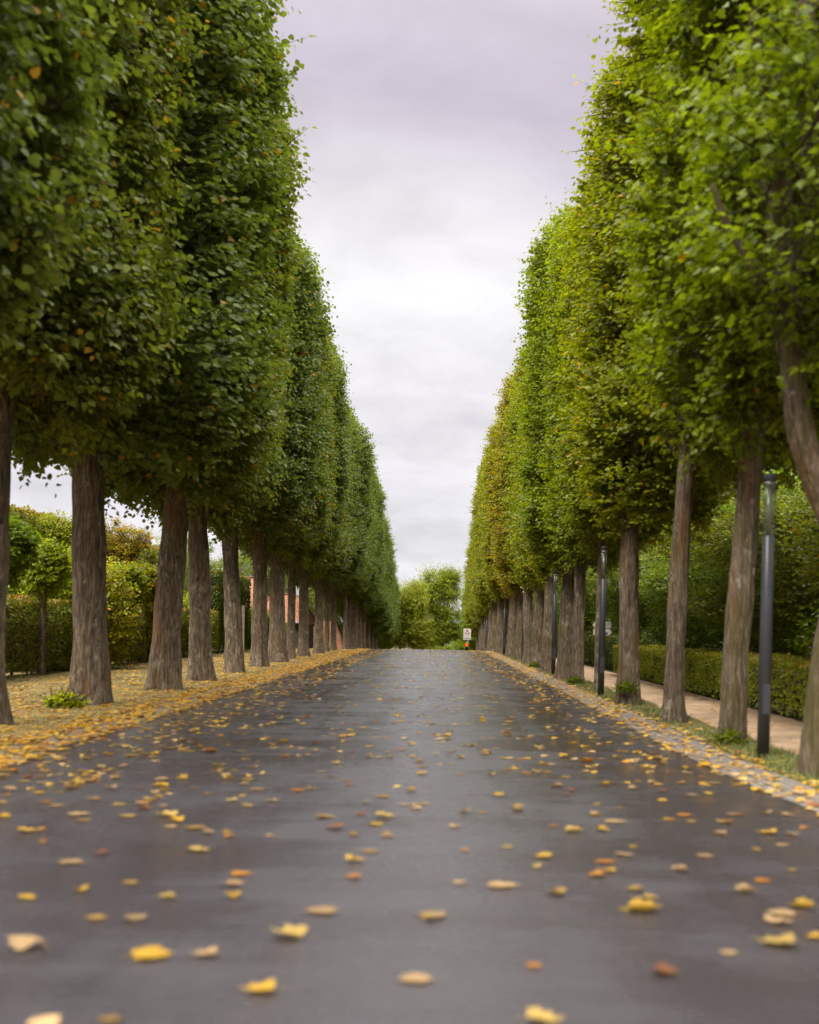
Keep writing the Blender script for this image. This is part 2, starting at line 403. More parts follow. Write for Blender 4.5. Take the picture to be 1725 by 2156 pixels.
class MB:
    """collects plain geometry for one mesh"""
    def __init__(s): s.v = []; s.f = []; s.sm = []
    def add(s, vs, fs, smooth=False):
        o = len(s.v); s.v += [tuple(p) for p in vs]
        for f in fs: s.f.append([i + o for i in f]); s.sm.append(smooth)
        return s
    def box(s, x0, x1, y0, y1, z0, z1, b=0.):
        if b <= 0:
            vs = [(x, y, z) for z in (z0, z1) for y in (y0, y1) for x in (x0, x1)]
            return s.add(vs, [(0, 2, 3, 1), (4, 5, 7, 6), (0, 1, 5, 4), (2, 6, 7, 3), (0, 4, 6, 2), (1, 3, 7, 5)])
        vs = []
        for z, i in ((z0, b), (z0 + b, 0), (z1 - b, 0), (z1, b)):
            vs += [(x0 + i, y0 + i, z), (x1 - i, y0 + i, z), (x1 - i, y1 - i, z), (x0 + i, y1 - i, z)]
        fs = [(3, 2, 1, 0), (12, 13, 14, 15)]
        for k in range(3):
            for j in range(4):
                a = k * 4 + j; c = k * 4 + (j + 1) % 4
                fs.append((a, c, c + 4, a + 4))
        return s.add(vs, fs)
    def lathe(s, prof, n=24, c=(0, 0), axis='z'):
        vs = []
        for r, z in prof:
            for k in range(n):
                a = 2 * math.pi * k / n
                if axis == 'z': vs.append((c[0] + r * math.cos(a), c[1] + r * math.sin(a), z))
                else: vs.append((c[0] + r * math.cos(a), z, c[1] + r * math.sin(a)))
        fs = []
        for i in range(len(prof) - 1):
            for k in range(n):
                a = i * n + k; b2 = i * n + (k + 1) % n
                fs.append((a, b2, b2 + n, a + n))
        s.add(vs, fs, True)
        m = len(prof) - 1
        o = len(s.v) - len(vs)
        s.f.append([o + k for k in range(n)][::-1]); s.sm.append(False)
        s.f.append([o + m * n + k for k in range(n)]); s.sm.append(False)
        return s
    def prism(s, pts, y0, y1):
        """polygon in x,z extruded along y"""
        n = len(pts)
        vs = [(x, y0, z) for x, z in pts] + [(x, y1, z) for x, z in pts]
        fs = [tuple(range(n)), tuple(range(2 * n - 1, n - 1, -1))] + [(i, i + n, (i + 1) % n + n, (i + 1) % n) for i in range(n)]
        return s.add(vs, fs)
    def tube(s, path, radii, n=12, ridges=None, cap=True):
        P = np.array(path, float); m = len(P)
        T = np.gradient(P, axis=0); T /= np.linalg.norm(T, axis=1)[:, None] + 1e-9
        ref = np.array([1., 0, 0]) if abs(T[0][0]) < .8 else np.array([0, 1., 0])
        vs = []
        for i in range(m):
            a = ref - T[i] * ref.dot(T[i]); a /= np.linalg.norm(a); b = np.cross(T[i], a); ref = a
            for k in range(n):
                t = 2 * math.pi * k / n
                r = radii[i] * (ridges(i, t) if ridges else 1.)
                vs.append(P[i] + r * (a * math.cos(t) + b * math.sin(t)))
        fs = []
        for i in range(m - 1):
            for k in range(n):
                q = i * n + k; w = i * n + (k + 1) % n
                fs.append((q, w, w + n, q + n))
        if cap: fs.append(tuple((m - 1) * n + k for k in range(n)))
        return s.add(vs, fs, True)
    def mesh(s, name, material):
        me = bpy.data.meshes.new(name); me.from_pydata(s.v, [], s.f)
        me.polygons.foreach_set('use_smooth', s.sm); me.update()
        if material: me.materials.append(material)
        return me
def link(name, me, parent=None, loc=(0, 0, 0)):
    o = bpy.data.objects.new(name, me); COL.objects.link(o); o.location = loc
    if parent: o.parent = parent
    return o
def thing(name, label, cat, loc=(0, 0, 0), rz=0., group=None, me=None):
    o = bpy.data.objects.new(name, me); COL.objects.link(o)
    o.location = loc; o.rotation_euler = (0, 0, rz)
    o['label'] = label; o['category'] = cat
    if group: o['group'] = group
    return o
def part(name, mb, m, parent, loc=(0, 0, 0)):
    return link(name, mb.mesh(name, m), parent, loc)
def struct(name, me):
    o = link(name, me); o['kind'] = 'structure'; return o

# value noise on a lattice, for lumps and gaps in foliage
class VN:
    def __init__(s, seed): s.g = np.random.default_rng(seed).random((32, 32, 32))
    def __call__(s, p):
        p = np.asarray(p) % 32; i = np.floor(p).astype(int); f = p - i; f = f * f * (3 - 2 * f)
        i0 = i % 32; i1 = (i + 1) % 32; g = s.g; r = 0
        for a in (0, 1):
            for b in (0, 1):
                for c in (0, 1):
                    w = (f[:, 0] if a else 1 - f[:, 0]) * (f[:, 1] if b else 1 - f[:, 1]) * (f[:, 2] if c else 1 - f[:, 2])
                    r = r + w * g[(i1 if a else i0)[:, 0], (i1 if b else i0)[:, 1], (i1 if c else i0)[:, 2]]
        return r
def nrm(v): return v / (np.linalg.norm(v, axis=-1, keepdims=True) + 1e-9)

# leaf outlines: x across, y along, z up
LEAF8 = np.array([(0, 0, 0), (0, 1, -.10), (.30, .02, .05), (.44, .34, .10), (.28, .70, .05), (-.30, .02, .05), (-.44, .34, .10), (-.28, .70, .05)])
LEAF8_F = [(0, 2, 3, 4, 1), (0, 1, 7, 6, 5)]
LOBED = np.array([(0, 0, 0), (0, 1, -.12), (.30, -.04, .04), (.50, .26, .08), (.30, .36, .04), (.42, .62, .05), (.16, .66, 0), (-.30, -.04, .04), (-.50, .26, .08), (-.30, .36, .04), (-.42, .62, .05), (-.16, .66, 0)])
LOBED_F = [(0, 2, 3, 4), (0, 4, 5, 6), (0, 6, 1), (0, 8, 7), (0, 9, 8), (0, 11, 10, 9), (0, 1, 11)]
LEAF4 = np.array([(0, 0, 0), (.34, .40, .06), (0, 1, -.05), (-.34, .40, .06)]); LEAF4_F = [(0, 1, 2, 3)]
LONG4 = np.array([(0, 0, 0), (.20, .40, .03), (0, 1, -.12), (-.20, .40, .03)])
def leaves(P, Y, Z, S, T, TF, gen):
    X = nrm(np.cross(Y, Z)); Z = np.cross(X, Y)
    N, k = len(P), len(T)
    V = P[:, None] + S[:, None, None] * (T[None, :, 0, None] * X[:, None] + T[None, :, 1, None] * Y[:, None] + T[None, :, 2, None] * Z[:, None])
    loc = np.concatenate([np.array(f) for f in TF]); siz = np.array([len(f) for f in TF])
    loops = (np.arange(N)[:, None] * k + loc[None]).ravel()
    return V.reshape(-1, 3), loops, np.tile(siz, N), len(TF)
def shoots_to_leaves(p0, D, out, L, m, size, gen, up=.7, droop=.35, outw=.45, jit=.45):
    """m leaves alternating along each shoot"""
    n = len(p0)
    j = np.arange(m)
    t = (j[None] + .4 + .5 * gen.random((n, m))) / m
    side = nrm(np.cross(D, np.array([0, 0, 1.]) + .3 * gen.normal(size=(n, 3))))
    alt = np.where(j % 2 == 0, 1., -1.)[None, :, None]
    P = p0[:, None] + D[:, None] * (t * L[:, None])[..., None]
    P = P + side[:, None] * alt * (.02 + .05 * gen.random((n, m)))[..., None]
    Y = .5 * D[:, None] + .75 * side[:, None] * alt + np.array([0, 0, -droop]) + .3 * gen.normal(size=(n, m, 3))
    Y = nrm(Y)
    Zv = nrm(outw * out[:, None] + np.array([0, 0, up]) + jit * gen.normal(size=(n, m, 3)))
    S = size * (.55 + .6 * gen.random((n, m))) * (1.12 - .35 * t)
    sid = np.repeat(np.arange(n), m)
    return P.reshape(-1, 3), Y.reshape(-1, 3), Zv.reshape(-1, 3), S.ravel(), sid
def leaf_mesh(name, P, Y, Z, S, sid, ns, T, TF, material, gen, twigs=None, ybias=None):
    V, lo, si, k = leaves(P, Y, Z, S, T, TF, gen)
    shade = np.clip(.5 * gen.random(ns)[sid] + .5 * gen.random(len(P)), 0, 1)
    yel = np.clip(.62 * gen.random(ns)[sid] + .38 * gen.random(len(P)), 0, 1)
    if ybias is not None: yel = np.clip(yel - ybias, 0.001, 1)
    if twigs is None: return np_mesh(name, V, lo, si, material, {'rnd': np.repeat(shade, k), 'yel': np.repeat(yel, k)})
    p0, D, L = twigs; n = len(p0)
    a = p0 - D * .35; b = p0 + D * (L * .97)[:, None]; mid = (a + b) / 2 + np.array([0, 0, .03])
    w = np.cross(D, nrm(gen.normal(size=(n, 3)))); w = nrm(w) * .006
    TV = np.stack([a - w * 1.4, a + w * 1.4, mid + w, b, mid - w], 1).reshape(-1, 3)
    tl = (np.arange(n)[:, None] * 5 + np.arange(5)[None]).ravel() + len(V)
    me = np_mesh(name, np.concatenate([V, TV]), np.concatenate([lo, tl]), np.concatenate([si, np.full(n, 5)]), material, {'rnd': np.concatenate([np.repeat(shade, k), np.zeros(n)]), 'yel': np.concatenate([np.repeat(yel, k), np.ones(n)])})
    me.materials.append(M['twig'])
    me.polygons.foreach_set('material_index', np.concatenate([np.zeros(len(si), np.int32), np.ones(n, np.int32)]))
    return me

def box_crown(name, a, b, h, n, leaf, material, seed, T=LEAF8, TF=LEAF8_F, m=8, pw=2.8, gap=.60, lump=.30, droop=.35, shoot=.55, skirt=.5):
    """a clipped crown: a tall rounded box of leafy shoots over a hollow inside; local z runs from its lowest leaves to its top"""
    gen = np.random.default_rng(seed); vn = VN(seed)
    side = 2 * math.pi * math.sqrt((a * a + b * b) / 2) * h; capa = math.pi * a * b
    n = int(n * 1.5)
    kind = gen.choice(3, n, p=np.array([side, capa * .9, capa * .9]) / (side + 1.8 * capa))
    th = gen.random(n) * 2 * math.pi
    # even out along the outline
    c, s_ = np.cos(th), np.sin(th)
    rr = (np.abs(c / a) ** pw + np.abs(s_ / b) ** pw) ** (-1 / pw)
    keep = gen.random(n) < np.clip(rr / max(a, b), .25, 1) ** 1.0
    t = gen.random(n)
    prof = np.ones(n)
    lowb = t < .14; prof[lowb] = skirt + (1 - skirt) * np.sqrt(np.clip(t[lowb] / .14, 0, 1))
    topb = t > .86; prof[topb] = .55 + .45 * np.sqrt(np.clip((1 - t[topb]) / .14, 0, 1))
    fr = np.where(kind == 0, 1., np.sqrt(gen.random(n)))
    prof = np.where(kind == 1, .68, np.where(kind == 2, skirt + .05, prof))
    z = np.where(kind == 0, t * h, np.where(kind == 1, h - .15, .12))
    dome = np.where(kind == 1, .75 * (1 - fr ** 2) - .75, 0)
    dirv = np.stack([c, s_, np.zeros(n)], 1)
    q = np.stack([c * 2.1 * rr / 1.6 + 9, s_ * 2.1 * rr / 1.6 + 9, z * .55 + 3], 1)
    lumpv = (vn(q * .8) - .5) * 2.2 * lump + (vn(q * np.array([1.5, 1.5, 2.6]) + 11) - .5) * 2.2 * lump
    depth = np.minimum(gen.exponential(.32, n), 1.3)
    rad = rr * prof * fr + np.where(kind == 0, lumpv - depth, 0)
    zj = z + dome + np.where(kind == 1, lumpv * .9 - depth * .6, 0) + np.where(kind == 2, (vn(q * 1.7 + 5) - .5) * 2.2 + depth * .7 + 1.1 * (1 - fr ** 2), 0)
    p0 = np.stack([rad * c, rad * s_, zj], 1)
    out = nrm(dirv * np.where(kind == 0, 1, .25)[:, None] + np.array([0, 0, 1.]) * np.where(kind == 1, 1., np.where(kind == 2, -.5, .1))[:, None])
    keep &= vn(p0 * np.array([1.3, 1.3, 1.9]) + 4) < gap + .16 * gen.random(n) + .06
    p0, out = p0[keep], out[keep]; n = len(p0)
    D = nrm(out * .8 + np.array([0, 0, .30]) + .5 * gen.normal(size=(n, 3)))
    L = shoot * (.5 + .8 * gen.random(n))
    stray = gen.random(n) < .07
    L = np.where(stray, L * 1.5, L)
    P, Y, Z, S, sid = shoots_to_leaves(p0, D, out, L, m, leaf, gen, droop=droop)
    return leaf_mesh(name, P, Y, Z, S, sid, n, T, TF, material, gen, (p0, D, L))

def blob_crown(name, blobs, n, leaf, material, seed, T=LEAF8, TF=LEAF8_F, m=7, gap=.62, droop=.3, shoot=.5, deep=.35, lump=.25):
    gen = np.random.default_rng(seed); vn = VN(seed)
    B = np.array(blobs, float)
    ar = (B[:, 3] * B[:, 4] + B[:, 4] * B[:, 5] + B[:, 3] * B[:, 5]); k = gen.choice(len(B), int(n * 1.5), p=ar / ar.sum())
    d = nrm(gen.normal(size=(len(k), 3)))
    r = B[k, 3:6]
    shell = 1 - np.minimum(gen.exponential(deep, len(k)), .9) * .6
    p0 = B[k, :3] + d * r * shell[:, None]
    p0 = p0 + d * ((vn(p0 * 1.1 + 3) - .5) * 2 * lump)[:, None]
    inside = np.zeros(len(k), bool)
    for j in range(len(B)):
        q = ((p0 - B[j, :3]) / (B[j, 3:6] * .72)); inside |= ((q ** 2).sum(1) < 1) & (k != j)
    keep = ~inside & (vn(p0 * 1.3 + 8) < gap + .2 * gen.random(len(k)) + .1)
    p0, d = p0[keep], d[keep]; nn = len(p0)
    D = nrm(d * .8 + np.array([0, 0, .25]) + .5 * gen.normal(size=(nn, 3)))
    L = shoot * (.5 + .9 * gen.random(nn))
    P, Y, Z, S, sid = shoots_to_leaves(p0, D, d, L, m, leaf, gen, droop=droop)
    return leaf_mesh(name, P, Y, Z, S, sid, nn, T, TF, material, gen, (p0, D, L))

def trunk_mb(r, path, flare=1.45, seed=0, n=40, top=.8, rings=46):
    """path: list of (x, y, z) from the ground up; r: radius above the flare"""
    g = random.Random(seed)
    P = np.array(path, float)
    t = np.linspace(0, 1, rings); tt = np.linspace(0, 1, len(P))
    Q = np.stack([np.interp(t, tt, P[:, i]) for i in range(3)], 1)
    if len(P) > 2:
        for _ in range(3): Q[1:-1] = (Q[:-2] + 2 * Q[1:-1] + Q[2:]) / 4
    h = Q[:, 2]
    ph = [g.random() * 6.3 for _ in range(8)]
    rad = []
    for i in range(rings):
        z = max(0, h[i])
        rad.append(r * (1 + (flare - 1) * math.exp(-z / (r * 1.3)) - (1 - top) * t[i]) * (1 + .035 * math.sin(z * 2.3 + ph[0]) + .025 * math.sin(z * 5.1 + ph[1])))
    def ridges(i, a):
        z = h[i]
        fl = math.exp(-max(0, z) / (r * 2.2))
        w = .16 * fl * (math.sin(a * 4 + ph[2]) * .6 + math.sin(a * 3 + ph[3]) * .5 + .3 * math.sin(a * 7 + ph[5]))
        w += .035 * math.sin(a * 3 + ph[4] + z * .5) + .026 * math.sin(a * 8 + ph[6] + math.sin(z * 1.7) * 1.2) + .024 * math.sin(a * 14 + ph[7] + 2.2 * math.sin(z * 1.3 + ph[0]))
        return 1 + w
    mb = MB(); mb.tube([tuple(q) for q in Q], rad, n, ridges)
    return mb, Q, rad
def limb(mb, g, p, d, L, r, depth, n=8, spread=.9, curve=.25, lim=None):
    p = np.array(p, float); d = nrm(np.array(d, float))
    m = 8; path = [p]; 
    for i in range(m):
        d = nrm(d + np.array([g.gauss(0, curve * .5), g.gauss(0, curve * .5), g.gauss(.06, curve * .3)]))
        q = path[-1] + d * L / m
        if lim is not None:
            for ax in range(3):
                if not lim[ax][0] < q[ax] < lim[ax][1]:
                    d[ax] *= -.15; q[ax] = min(max(q[ax], lim[ax][0]), lim[ax][1]); d = nrm(d)
        path.append(q)
    rad = [r * (1 - .72 * i / m) for i in range(m + 1)]
    mb.tube(path, rad, n)
    if depth > 0:
        for k in range(4 if depth > 1 else 3):
            i = g.randint(2, m - 1)
            a = g.random() * 6.28
            nd_ = nrm(d * .5 + spread * np.array([math.cos(a), math.sin(a), .25 + .3 * g.random()]))
            limb(mb, g, path[i], nd_, L * (.4 + .2 * g.random()), rad[i] * .6, depth - 1, max(5, n - 2), spread, curve, lim)

# ------------------------------------------------------------------ ground, road, path
RL, RR = -4.91, 3.33
def rr_edge(y):
    return RR + .42 * np.clip((14.5 - np.asarray(y, float)) / 6, 0, 1) ** 1.5
YS = np.concatenate([np.arange(-14, 70, 1.0), np.arange(70, 180, 1.5), np.arange(180, 420, 12.)])
def sheet(name, xl, xr, dz, material, ys=YS, nx=9, cam=True):
    V = []; F_ = []
    for y in ys:
        a = xl(y) if callable(xl) else xl; b = xr(y) if callable(xr) else xr
        for i in range(nx):
            x = a + (b - a) * i / (nx - 1)
            V.append((x, y, H(y) + dz + (float(camber(x)) if cam else 0)))
    for j in range(len(ys) - 1):
        for i in range(nx - 1):
            q = j * nx + i; F_.append((q, q + 1, q + 1 + nx, q + nx))
    me = bpy.data.meshes.new(name); me.from_pydata(V, [], F_); me.polygons.foreach_set('use_smooth', [True] * len(F_)); me.update()
    me.materials.append(material)
    return struct(name, me)
ground_xs = [-900, -300, -120, -60, -30, -16, -9, -6, -4.91, -2.86, -.8, 1.27, 3.3, 5, 7, 12, 25, 60, 150, 400, 900]
gy = list(np.concatenate([np.arange(-60, -14, 12), YS, [500, 700, 1000, 1600, 2400]]))
gv = [(x, y, (H(y) if y < 420 else H(420)) - .05 + float(camber(x))) for y in gy for x in ground_xs]
nx_ = len(ground_xs)
gf = [(j * nx_ + i, j * nx_ + i + 1, (j + 1) * nx_ + i + 1, (j + 1) * nx_ + i) for j in range(len(gy) - 1) for i in range(nx_ - 1)]
gme = bpy.data.meshes.new('ground'); gme.from_pydata(gv, [], gf); gme.update(); gme.materials.append(M['soil'])
struct('ground', gme)
sheet('road', RL, rr_edge, 0, M['asphalt'])
sheet('pavement_edge', lambda y: RL - .66 + .05 * math.sin(y * .6), RL, .004, M['cobble'], nx=5)
sheet('pavement_border', rr_edge, lambda y: float(rr_edge(y)) + .64, .004, M['cobble'], nx=5)
sheet('lawn', -30, RL - .62, -.006, M['lawn'], nx=14)
sheet('grass_verge', lambda y: float(rr_edge(y)) + .60, lambda y: 4.85 + .08 * math.sin(y * .9), -.004, M['verge'], nx=7)
sheet('path', lambda y: 4.78 + .08 * math.sin(y * .9), 6.9, -.010, M['gravel'], nx=5)

def smooth_path(P, k=6):
    P = np.array(P, float); t = np.linspace(0, len(P) - 1, (len(P) - 1) * k + 1)
    Q = np.stack([np.interp(t, np.arange(len(P)), P[:, i]) for i in range(3)], 1)
    for _ in range(8): Q[1:-1] = (Q[:-2] + 2 * Q[1:-1] + Q[2:]) / 4
    return Q
# ------------------------------------------------------------------ avenue trees
LN = ['first', 'second', 'third', 'fourth', 'fifth', 'sixth', 'seventh', 'eighth', 'ninth', 'tenth', 'eleventh', 'twelfth', 'thirteenth', 'fourteenth', 'fifteenth',
      'sixteenth', 'seventeenth', 'eighteenth', 'nineteenth', 'twentieth', 'twenty-first', 'twenty-second', 'twenty-third', 'twenty-fourth', 'twenty-fifth', 'twenty-sixth', 'twenty-seventh']
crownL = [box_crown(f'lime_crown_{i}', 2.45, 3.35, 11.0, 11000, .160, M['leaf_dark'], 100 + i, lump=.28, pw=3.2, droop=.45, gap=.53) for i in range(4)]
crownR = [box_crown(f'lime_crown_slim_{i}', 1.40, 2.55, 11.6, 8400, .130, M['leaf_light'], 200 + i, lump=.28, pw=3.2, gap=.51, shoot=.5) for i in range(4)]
crownN = box_crown('lime_crown_broad', 1.75, 2.9, 11.6, 8200, .150, M['leaf_light'], 300, T=LOBED, TF=LOBED_F, lump=.45, gap=.45, shoot=.6)
crownA = box_crown('lime_crown_open', 1.75, 2.9, 11.6, 6200, .145, M['leaf_light'], 305, T=LOBED, TF=LOBED_F, lump=.5, gap=.36, shoot=.7)

def avenue_tree(side, i, X, Z, r, lean, crown, label, tint, yellow, h0, hscale, cx, rot=0., mirror=1, path=None, mossy=False, near=False, leanY=0., xs=1., extra=()):
    t = thing('lime_tree', label, 'tree', (X, Z, H(Z) - .03), 0, 'clipped lime trees along the lawn side' if side == 'L' else 'clipped lime trees along the path side')
    g = random.Random(i * 13 + (0 if side == 'L' else 777))
    if path is None:
        path = [(0, 0, -.15), (lean * .12, 0, h0 * .25), (lean * .5 + g.uniform(-.03, .03), 0, h0 * .6), (lean, leanY, h0 + .5)]
    far = Z > 60
    mb, Q, rad = trunk_mb(r, path, 1.30 if side == 'L' else 1.25, i * 7 + (0 if side == 'L' else 500), 18 if far else 64, rings=22 if far else 80)
    top = Q[-1]
    nl = 3 if far else 5
    ax_ = (2.05 if side == 'L' else 1.22) * xs; lim = ((cx - ax_, cx + ax_), (-2.4, 2.4), (-1, h0 - .35 + 10.2 * hscale))
    for k in range(nl):
        a = 2 * math.pi * (k + g.random() * .6) / nl
        sx = .55 if side == 'L' else .32
        d = (sx * math.cos(a), .8 * math.sin(a), 1.15 + .4 * g.random())
        limb(mb, g, top + np.array([0, 0, -.35 - .5 * g.random()]), d, (5.5 + 3 * g.random()) * hscale, r * (.34 + .2 * g.random()), 1 if far else 2, 8 if not far else 5, .8, .22, lim)
    limb(mb, g, top - np.array([0, 0, .1]), (0, 0, 1), 9.0 * hscale, r * .62, 1 if far else 2, 10 if not far else 6, .8, .10, lim)
    for pts, r0 in extra:
        mb.tube(pts, [r0 * (1 - .6 * q / (len(pts) - 1)) for q in range(len(pts))], 14)
    part('trunk', mb, M['bark_moss'] if mossy else M['bark'] if side == 'L' else M['bark_brown'], t)
    c = link('crown', crown, t, (cx, 0, h0 - .35))
    c.scale = (xs, 1, hscale); c.rotation_euler = (0, 0, rot)
    c.color = (*tint, yellow)
    return t
BASAL = []
left = [  # u, v of the trunk foot, Z, radius, lean
    (-215, 1600, 12.6, .36, .0), (-36, 1546, 18.8, .33, .15), (190, 1490, 23.9, .36, -.16), (345, 1462, 29.6, .37, .38), (421, 1437, 34.6, .335, -.20), (493, 1420, 40.5, .315, -.27),
    (546, 1405, 46.5, .31, -.08), (585, 1396, 52.5, .37, -.12), (613, 1389, 57.5, .21, -.08), (639, 1385, 63., .29, -.04), (671, 1377, 70., .29, -.04), (688, 1374, 75.7, .17, .0),
    (702, 1371, 80.5, .20, -.06), (726.5, 0, 89., .17, 0), (734, 0, 94., .13, .05), (746, 0, 99., .33, 0), (756, 0, 105., .27, 0), (766, 0, 111., .30, 0), (776, 0, 119, .26, 0), (784, 0, 126, .28, 0),
    (791, 0, 133, .28, 0), (799, 0, 141, .28, 0), (806, 0, 149, .28, 0)]
tintL = [(1.03, 1.08, 1.0), (.98, 1.05, 1.0), (1.03, 1.08, .95), (1.15, 1.14, .8), (1.03, 1.1, .9), (1.18, 1.17, .8)]
hL = {}
for i, (u, v, Z, r, lean) in enumerate(left):
    X = wx(u, v, Z) if v else (wx(u, 1366, Z) if Z < 95 else -6.9)
    if i == 0: X = -6.9
    hs = np.interp(Z, [0, 45, 75, 98, 125, 150], [1.0, 1.0, .99, .93, .76, .70])
    hs *= {0: 1.05, 1: 1.02, 2: 1.03, 3: 1.03, 4: .99, 5: .925, 6: .90, 7: .93, 8: .99, 9: .90, 10: .93, 11: .97, 12: .93}.get(i, 1.0)
    xs = {0: 1.0, 1: .95, 2: 1.2, 3: 1.05, 4: .82, 5: .98, 6: .90, 7: .88, 8: 1.04, 9: .9, 10: .92, 11: 1.08}.get(i, 1.0 if i % 3 else 1.08)
    yel = [.10, .11, .09, .08, .07, .08, .19, .11, .08, .09, .07, .08, .09][i] if i < 13 else .05
    tint = tintL[(i * 5) % 6] if Z < 80 else (1.0, 1.12, .75)
    look = ['thick dark trunk and blurred leaves', 'dark trunk cut by the picture edge', 'broad upright trunk flared at its foot', 'thick trunk leaning to the road, forked above', 'stout trunk bulging at the foot',
            'grey trunk with a dark knot', 'pale upright trunk', 'very thick ridged trunk', 'slim trunk half behind its neighbour', 'upright ridged trunk', 'broad grey trunk', 'thin shaded trunk', 'trunk flared towards the road'][i] if i < 13 else 'trunk partly hidden by the hill crest' if i < 20 else 'trunk sunk behind the hill crest'
    h0L = 5.45 if Z < 60 else 5.1 if Z < 90 else 4.8
    avenue_tree('L', i, X, Z, r, lean, crownL[i % 4], f'dark lime, {look}, {LN[i]} from front on the lawn', tint, yel, h0L, (hs * 11.0 - (h0L - 4.75)) / 11.0, (-lean * .1 if abs(lean) < .3 else -.2) - float(np.interp(Z, [44, 56, 70, 90, 130], [0, .35, .55, .8, .7])),
                rot=math.pi * (i // 4 % 2), xs=xs)
right = [  # u, v, Z, radius, lean
    (1715, 1592, 13.8, .17, 0), (1540, 1550, 17.3, .20, .30), (1417, 1505, 21.6, .185, .24), (1324, 1475, 26.4, .235, -.03), (1256, 1452, 31.6, .075, .08), (1215, 1437, 35.6, .19, .05), (1188, 1425, 39.5, .27, .20),
    (1153, 1412, 45.5, .24, .12), (1130, 1400, 50.5, .25, .12), (1112, 1392, 55.5, .24, -.06), (1093, 1386, 62., .25, .15), (1075, 1380, 68.5, .27, .2), (1062, 0, 75., .22, .2), (1052, 0, 81., .30, .1), (1039, 0, 89.6, .30, .2),
    (1031, 0, 96., .25, .1), (1024, 0, 103., .25, 0), (1017, 0, 110., .27, 0), (1010, 0, 117., .22, 0), (1004, 0, 125., .22, 0), (0, 0, 138., .24, 0), (0, 0, 146., .24, 0)]
tintR = {0: (.80, 1.0, .9), 1: (.85, 1.02, .85), 2: (.92, .98, .9), 3: (1.0, 1.06, .9), 4: (.95, 1.05, .9), 5: (.92, 1.08, .9), 6: (.90, 1.07, .9), 7: (1.02, 1.04, .9), 8: (1.0, 1.05, .9), 9: (.95, 1.08, .9), 10: (1.15, 1.0, .8), 11: (1.2, .95, .8)}
lookR = ['slender trunk curving out and back, mossy above', 'leaning trunk dotted with pale lichen', 'slim trunk leaning away from the road', 'straight reddish trunk with low shoots', 'very thin young trunk', 'straight trunk with white flecks',
         'thick forked trunk', 'dark leaning trunk behind a lamp', 'plain grey upright trunk', 'dark trunk with black upper part', 'warty trunk', 'grey trunk with a burr']
for i, (u, v, Z, r, lean) in enumerate(right):
    X = wx(u, v, Z) if v else 4.3
    path = None; extra = (); cx = .45; crown = crownR[i % 4]; mossy = False
    hs = np.interp(Z, [0, 60, 90, 110, 125, 150], [1.0, 1.0, 1.0, .92, .82, .70]) * {2: 1.05, 3: .89, 4: .84, 5: .88, 6: .985, 7: .90, 8: .88, 9: .88, 10: .95, 11: .9, 12: .96, 13: .92}.get(i, 1.0)
    xs = 1.12 if i in (3, 6, 10, 12, 15, 19) else .86 if i in (4, 5, 7, 8, 9, 11) else .98
    h0 = {0: 4.9, 1: 5.1, 2: 5.3, 3: 4.5, 4: 4.4, 5: 4.1}.get(i, 4.2)
    hs = (11.6 * hs - (h0 - 3.9)) / 11.6
    if i == 0:
        mossy = True; crown = crownA; cx = .75
        px = [(1715, 1592), (1728, 1480), (1744, 1371), (1762, 1270), (1774, 1180), (1766, 1110), (1732, 1045), (1700, 955), (1682, 886), (1671, 791), (1661, 690), (1655, 600)]
        path = [(wx(a, b, Z) - X, 0, wz(a, b, Z) - H(Z)) for a, b in px]; path[0] = (0, 0, -.15)
        h0 = 5.2
        def lp(pts, dy): return smooth_path([(wx(a, b, Z + d) - X, d, wz(a, b, Z + d) - H(Z)) for (a, b), d in zip(pts, dy)])
        extra = [(lp([(1657, 640), (1650, 520), (1648, 380), (1636, 250), (1600, 150), (1585, 20)], [0, -.25, -.5, -.7, -.9, -1.0]), .135),
                 (lp([(1660, 640), (1690, 500), (1704, 330), (1702, 180), (1685, 20)], [0, -.1, -.3, -.5, -.6]), .12),
                 (lp([(1657, 660), (1625, 600), (1585, 560), (1530, 470), (1500, 380)], [0, -.3, -.5, -.7, -.8]), .075)]
    elif i in (1, 2):
        crown = crownN; cx = .62 if i == 1 else 1.30
    if i == 3: cx = .62
    tint = tintR.get(i, (1.02 + .09 * math.sin(i * 1.7), 1.04, .85))
    yel = {0: .03, 1: .03, 2: .05, 3: .10, 5: .03, 6: .04, 7: .13, 10: .20, 11: .24, 12: .15}.get(i, .12)
    look = lookR[i] if i < 12 else ('shaded trunk crowded among others' if i < 20 else 'trunk hidden beyond the hill crest')
    if i >= 20: tint = (.6, .9, .9); yel = .02
    tr_ = avenue_tree('R', i, X, Z, r, lean, crown, f'lime, {look}, {LN[i]} from front by the path', tint, yel, h0, hs if i < 20 else hs, cx, rot=math.pi * (i // 4 % 2), path=path, mossy=mossy, xs=xs, extra=extra)
    if i in (1, 3, 5, 8): BASAL.append((tr_, r, i))

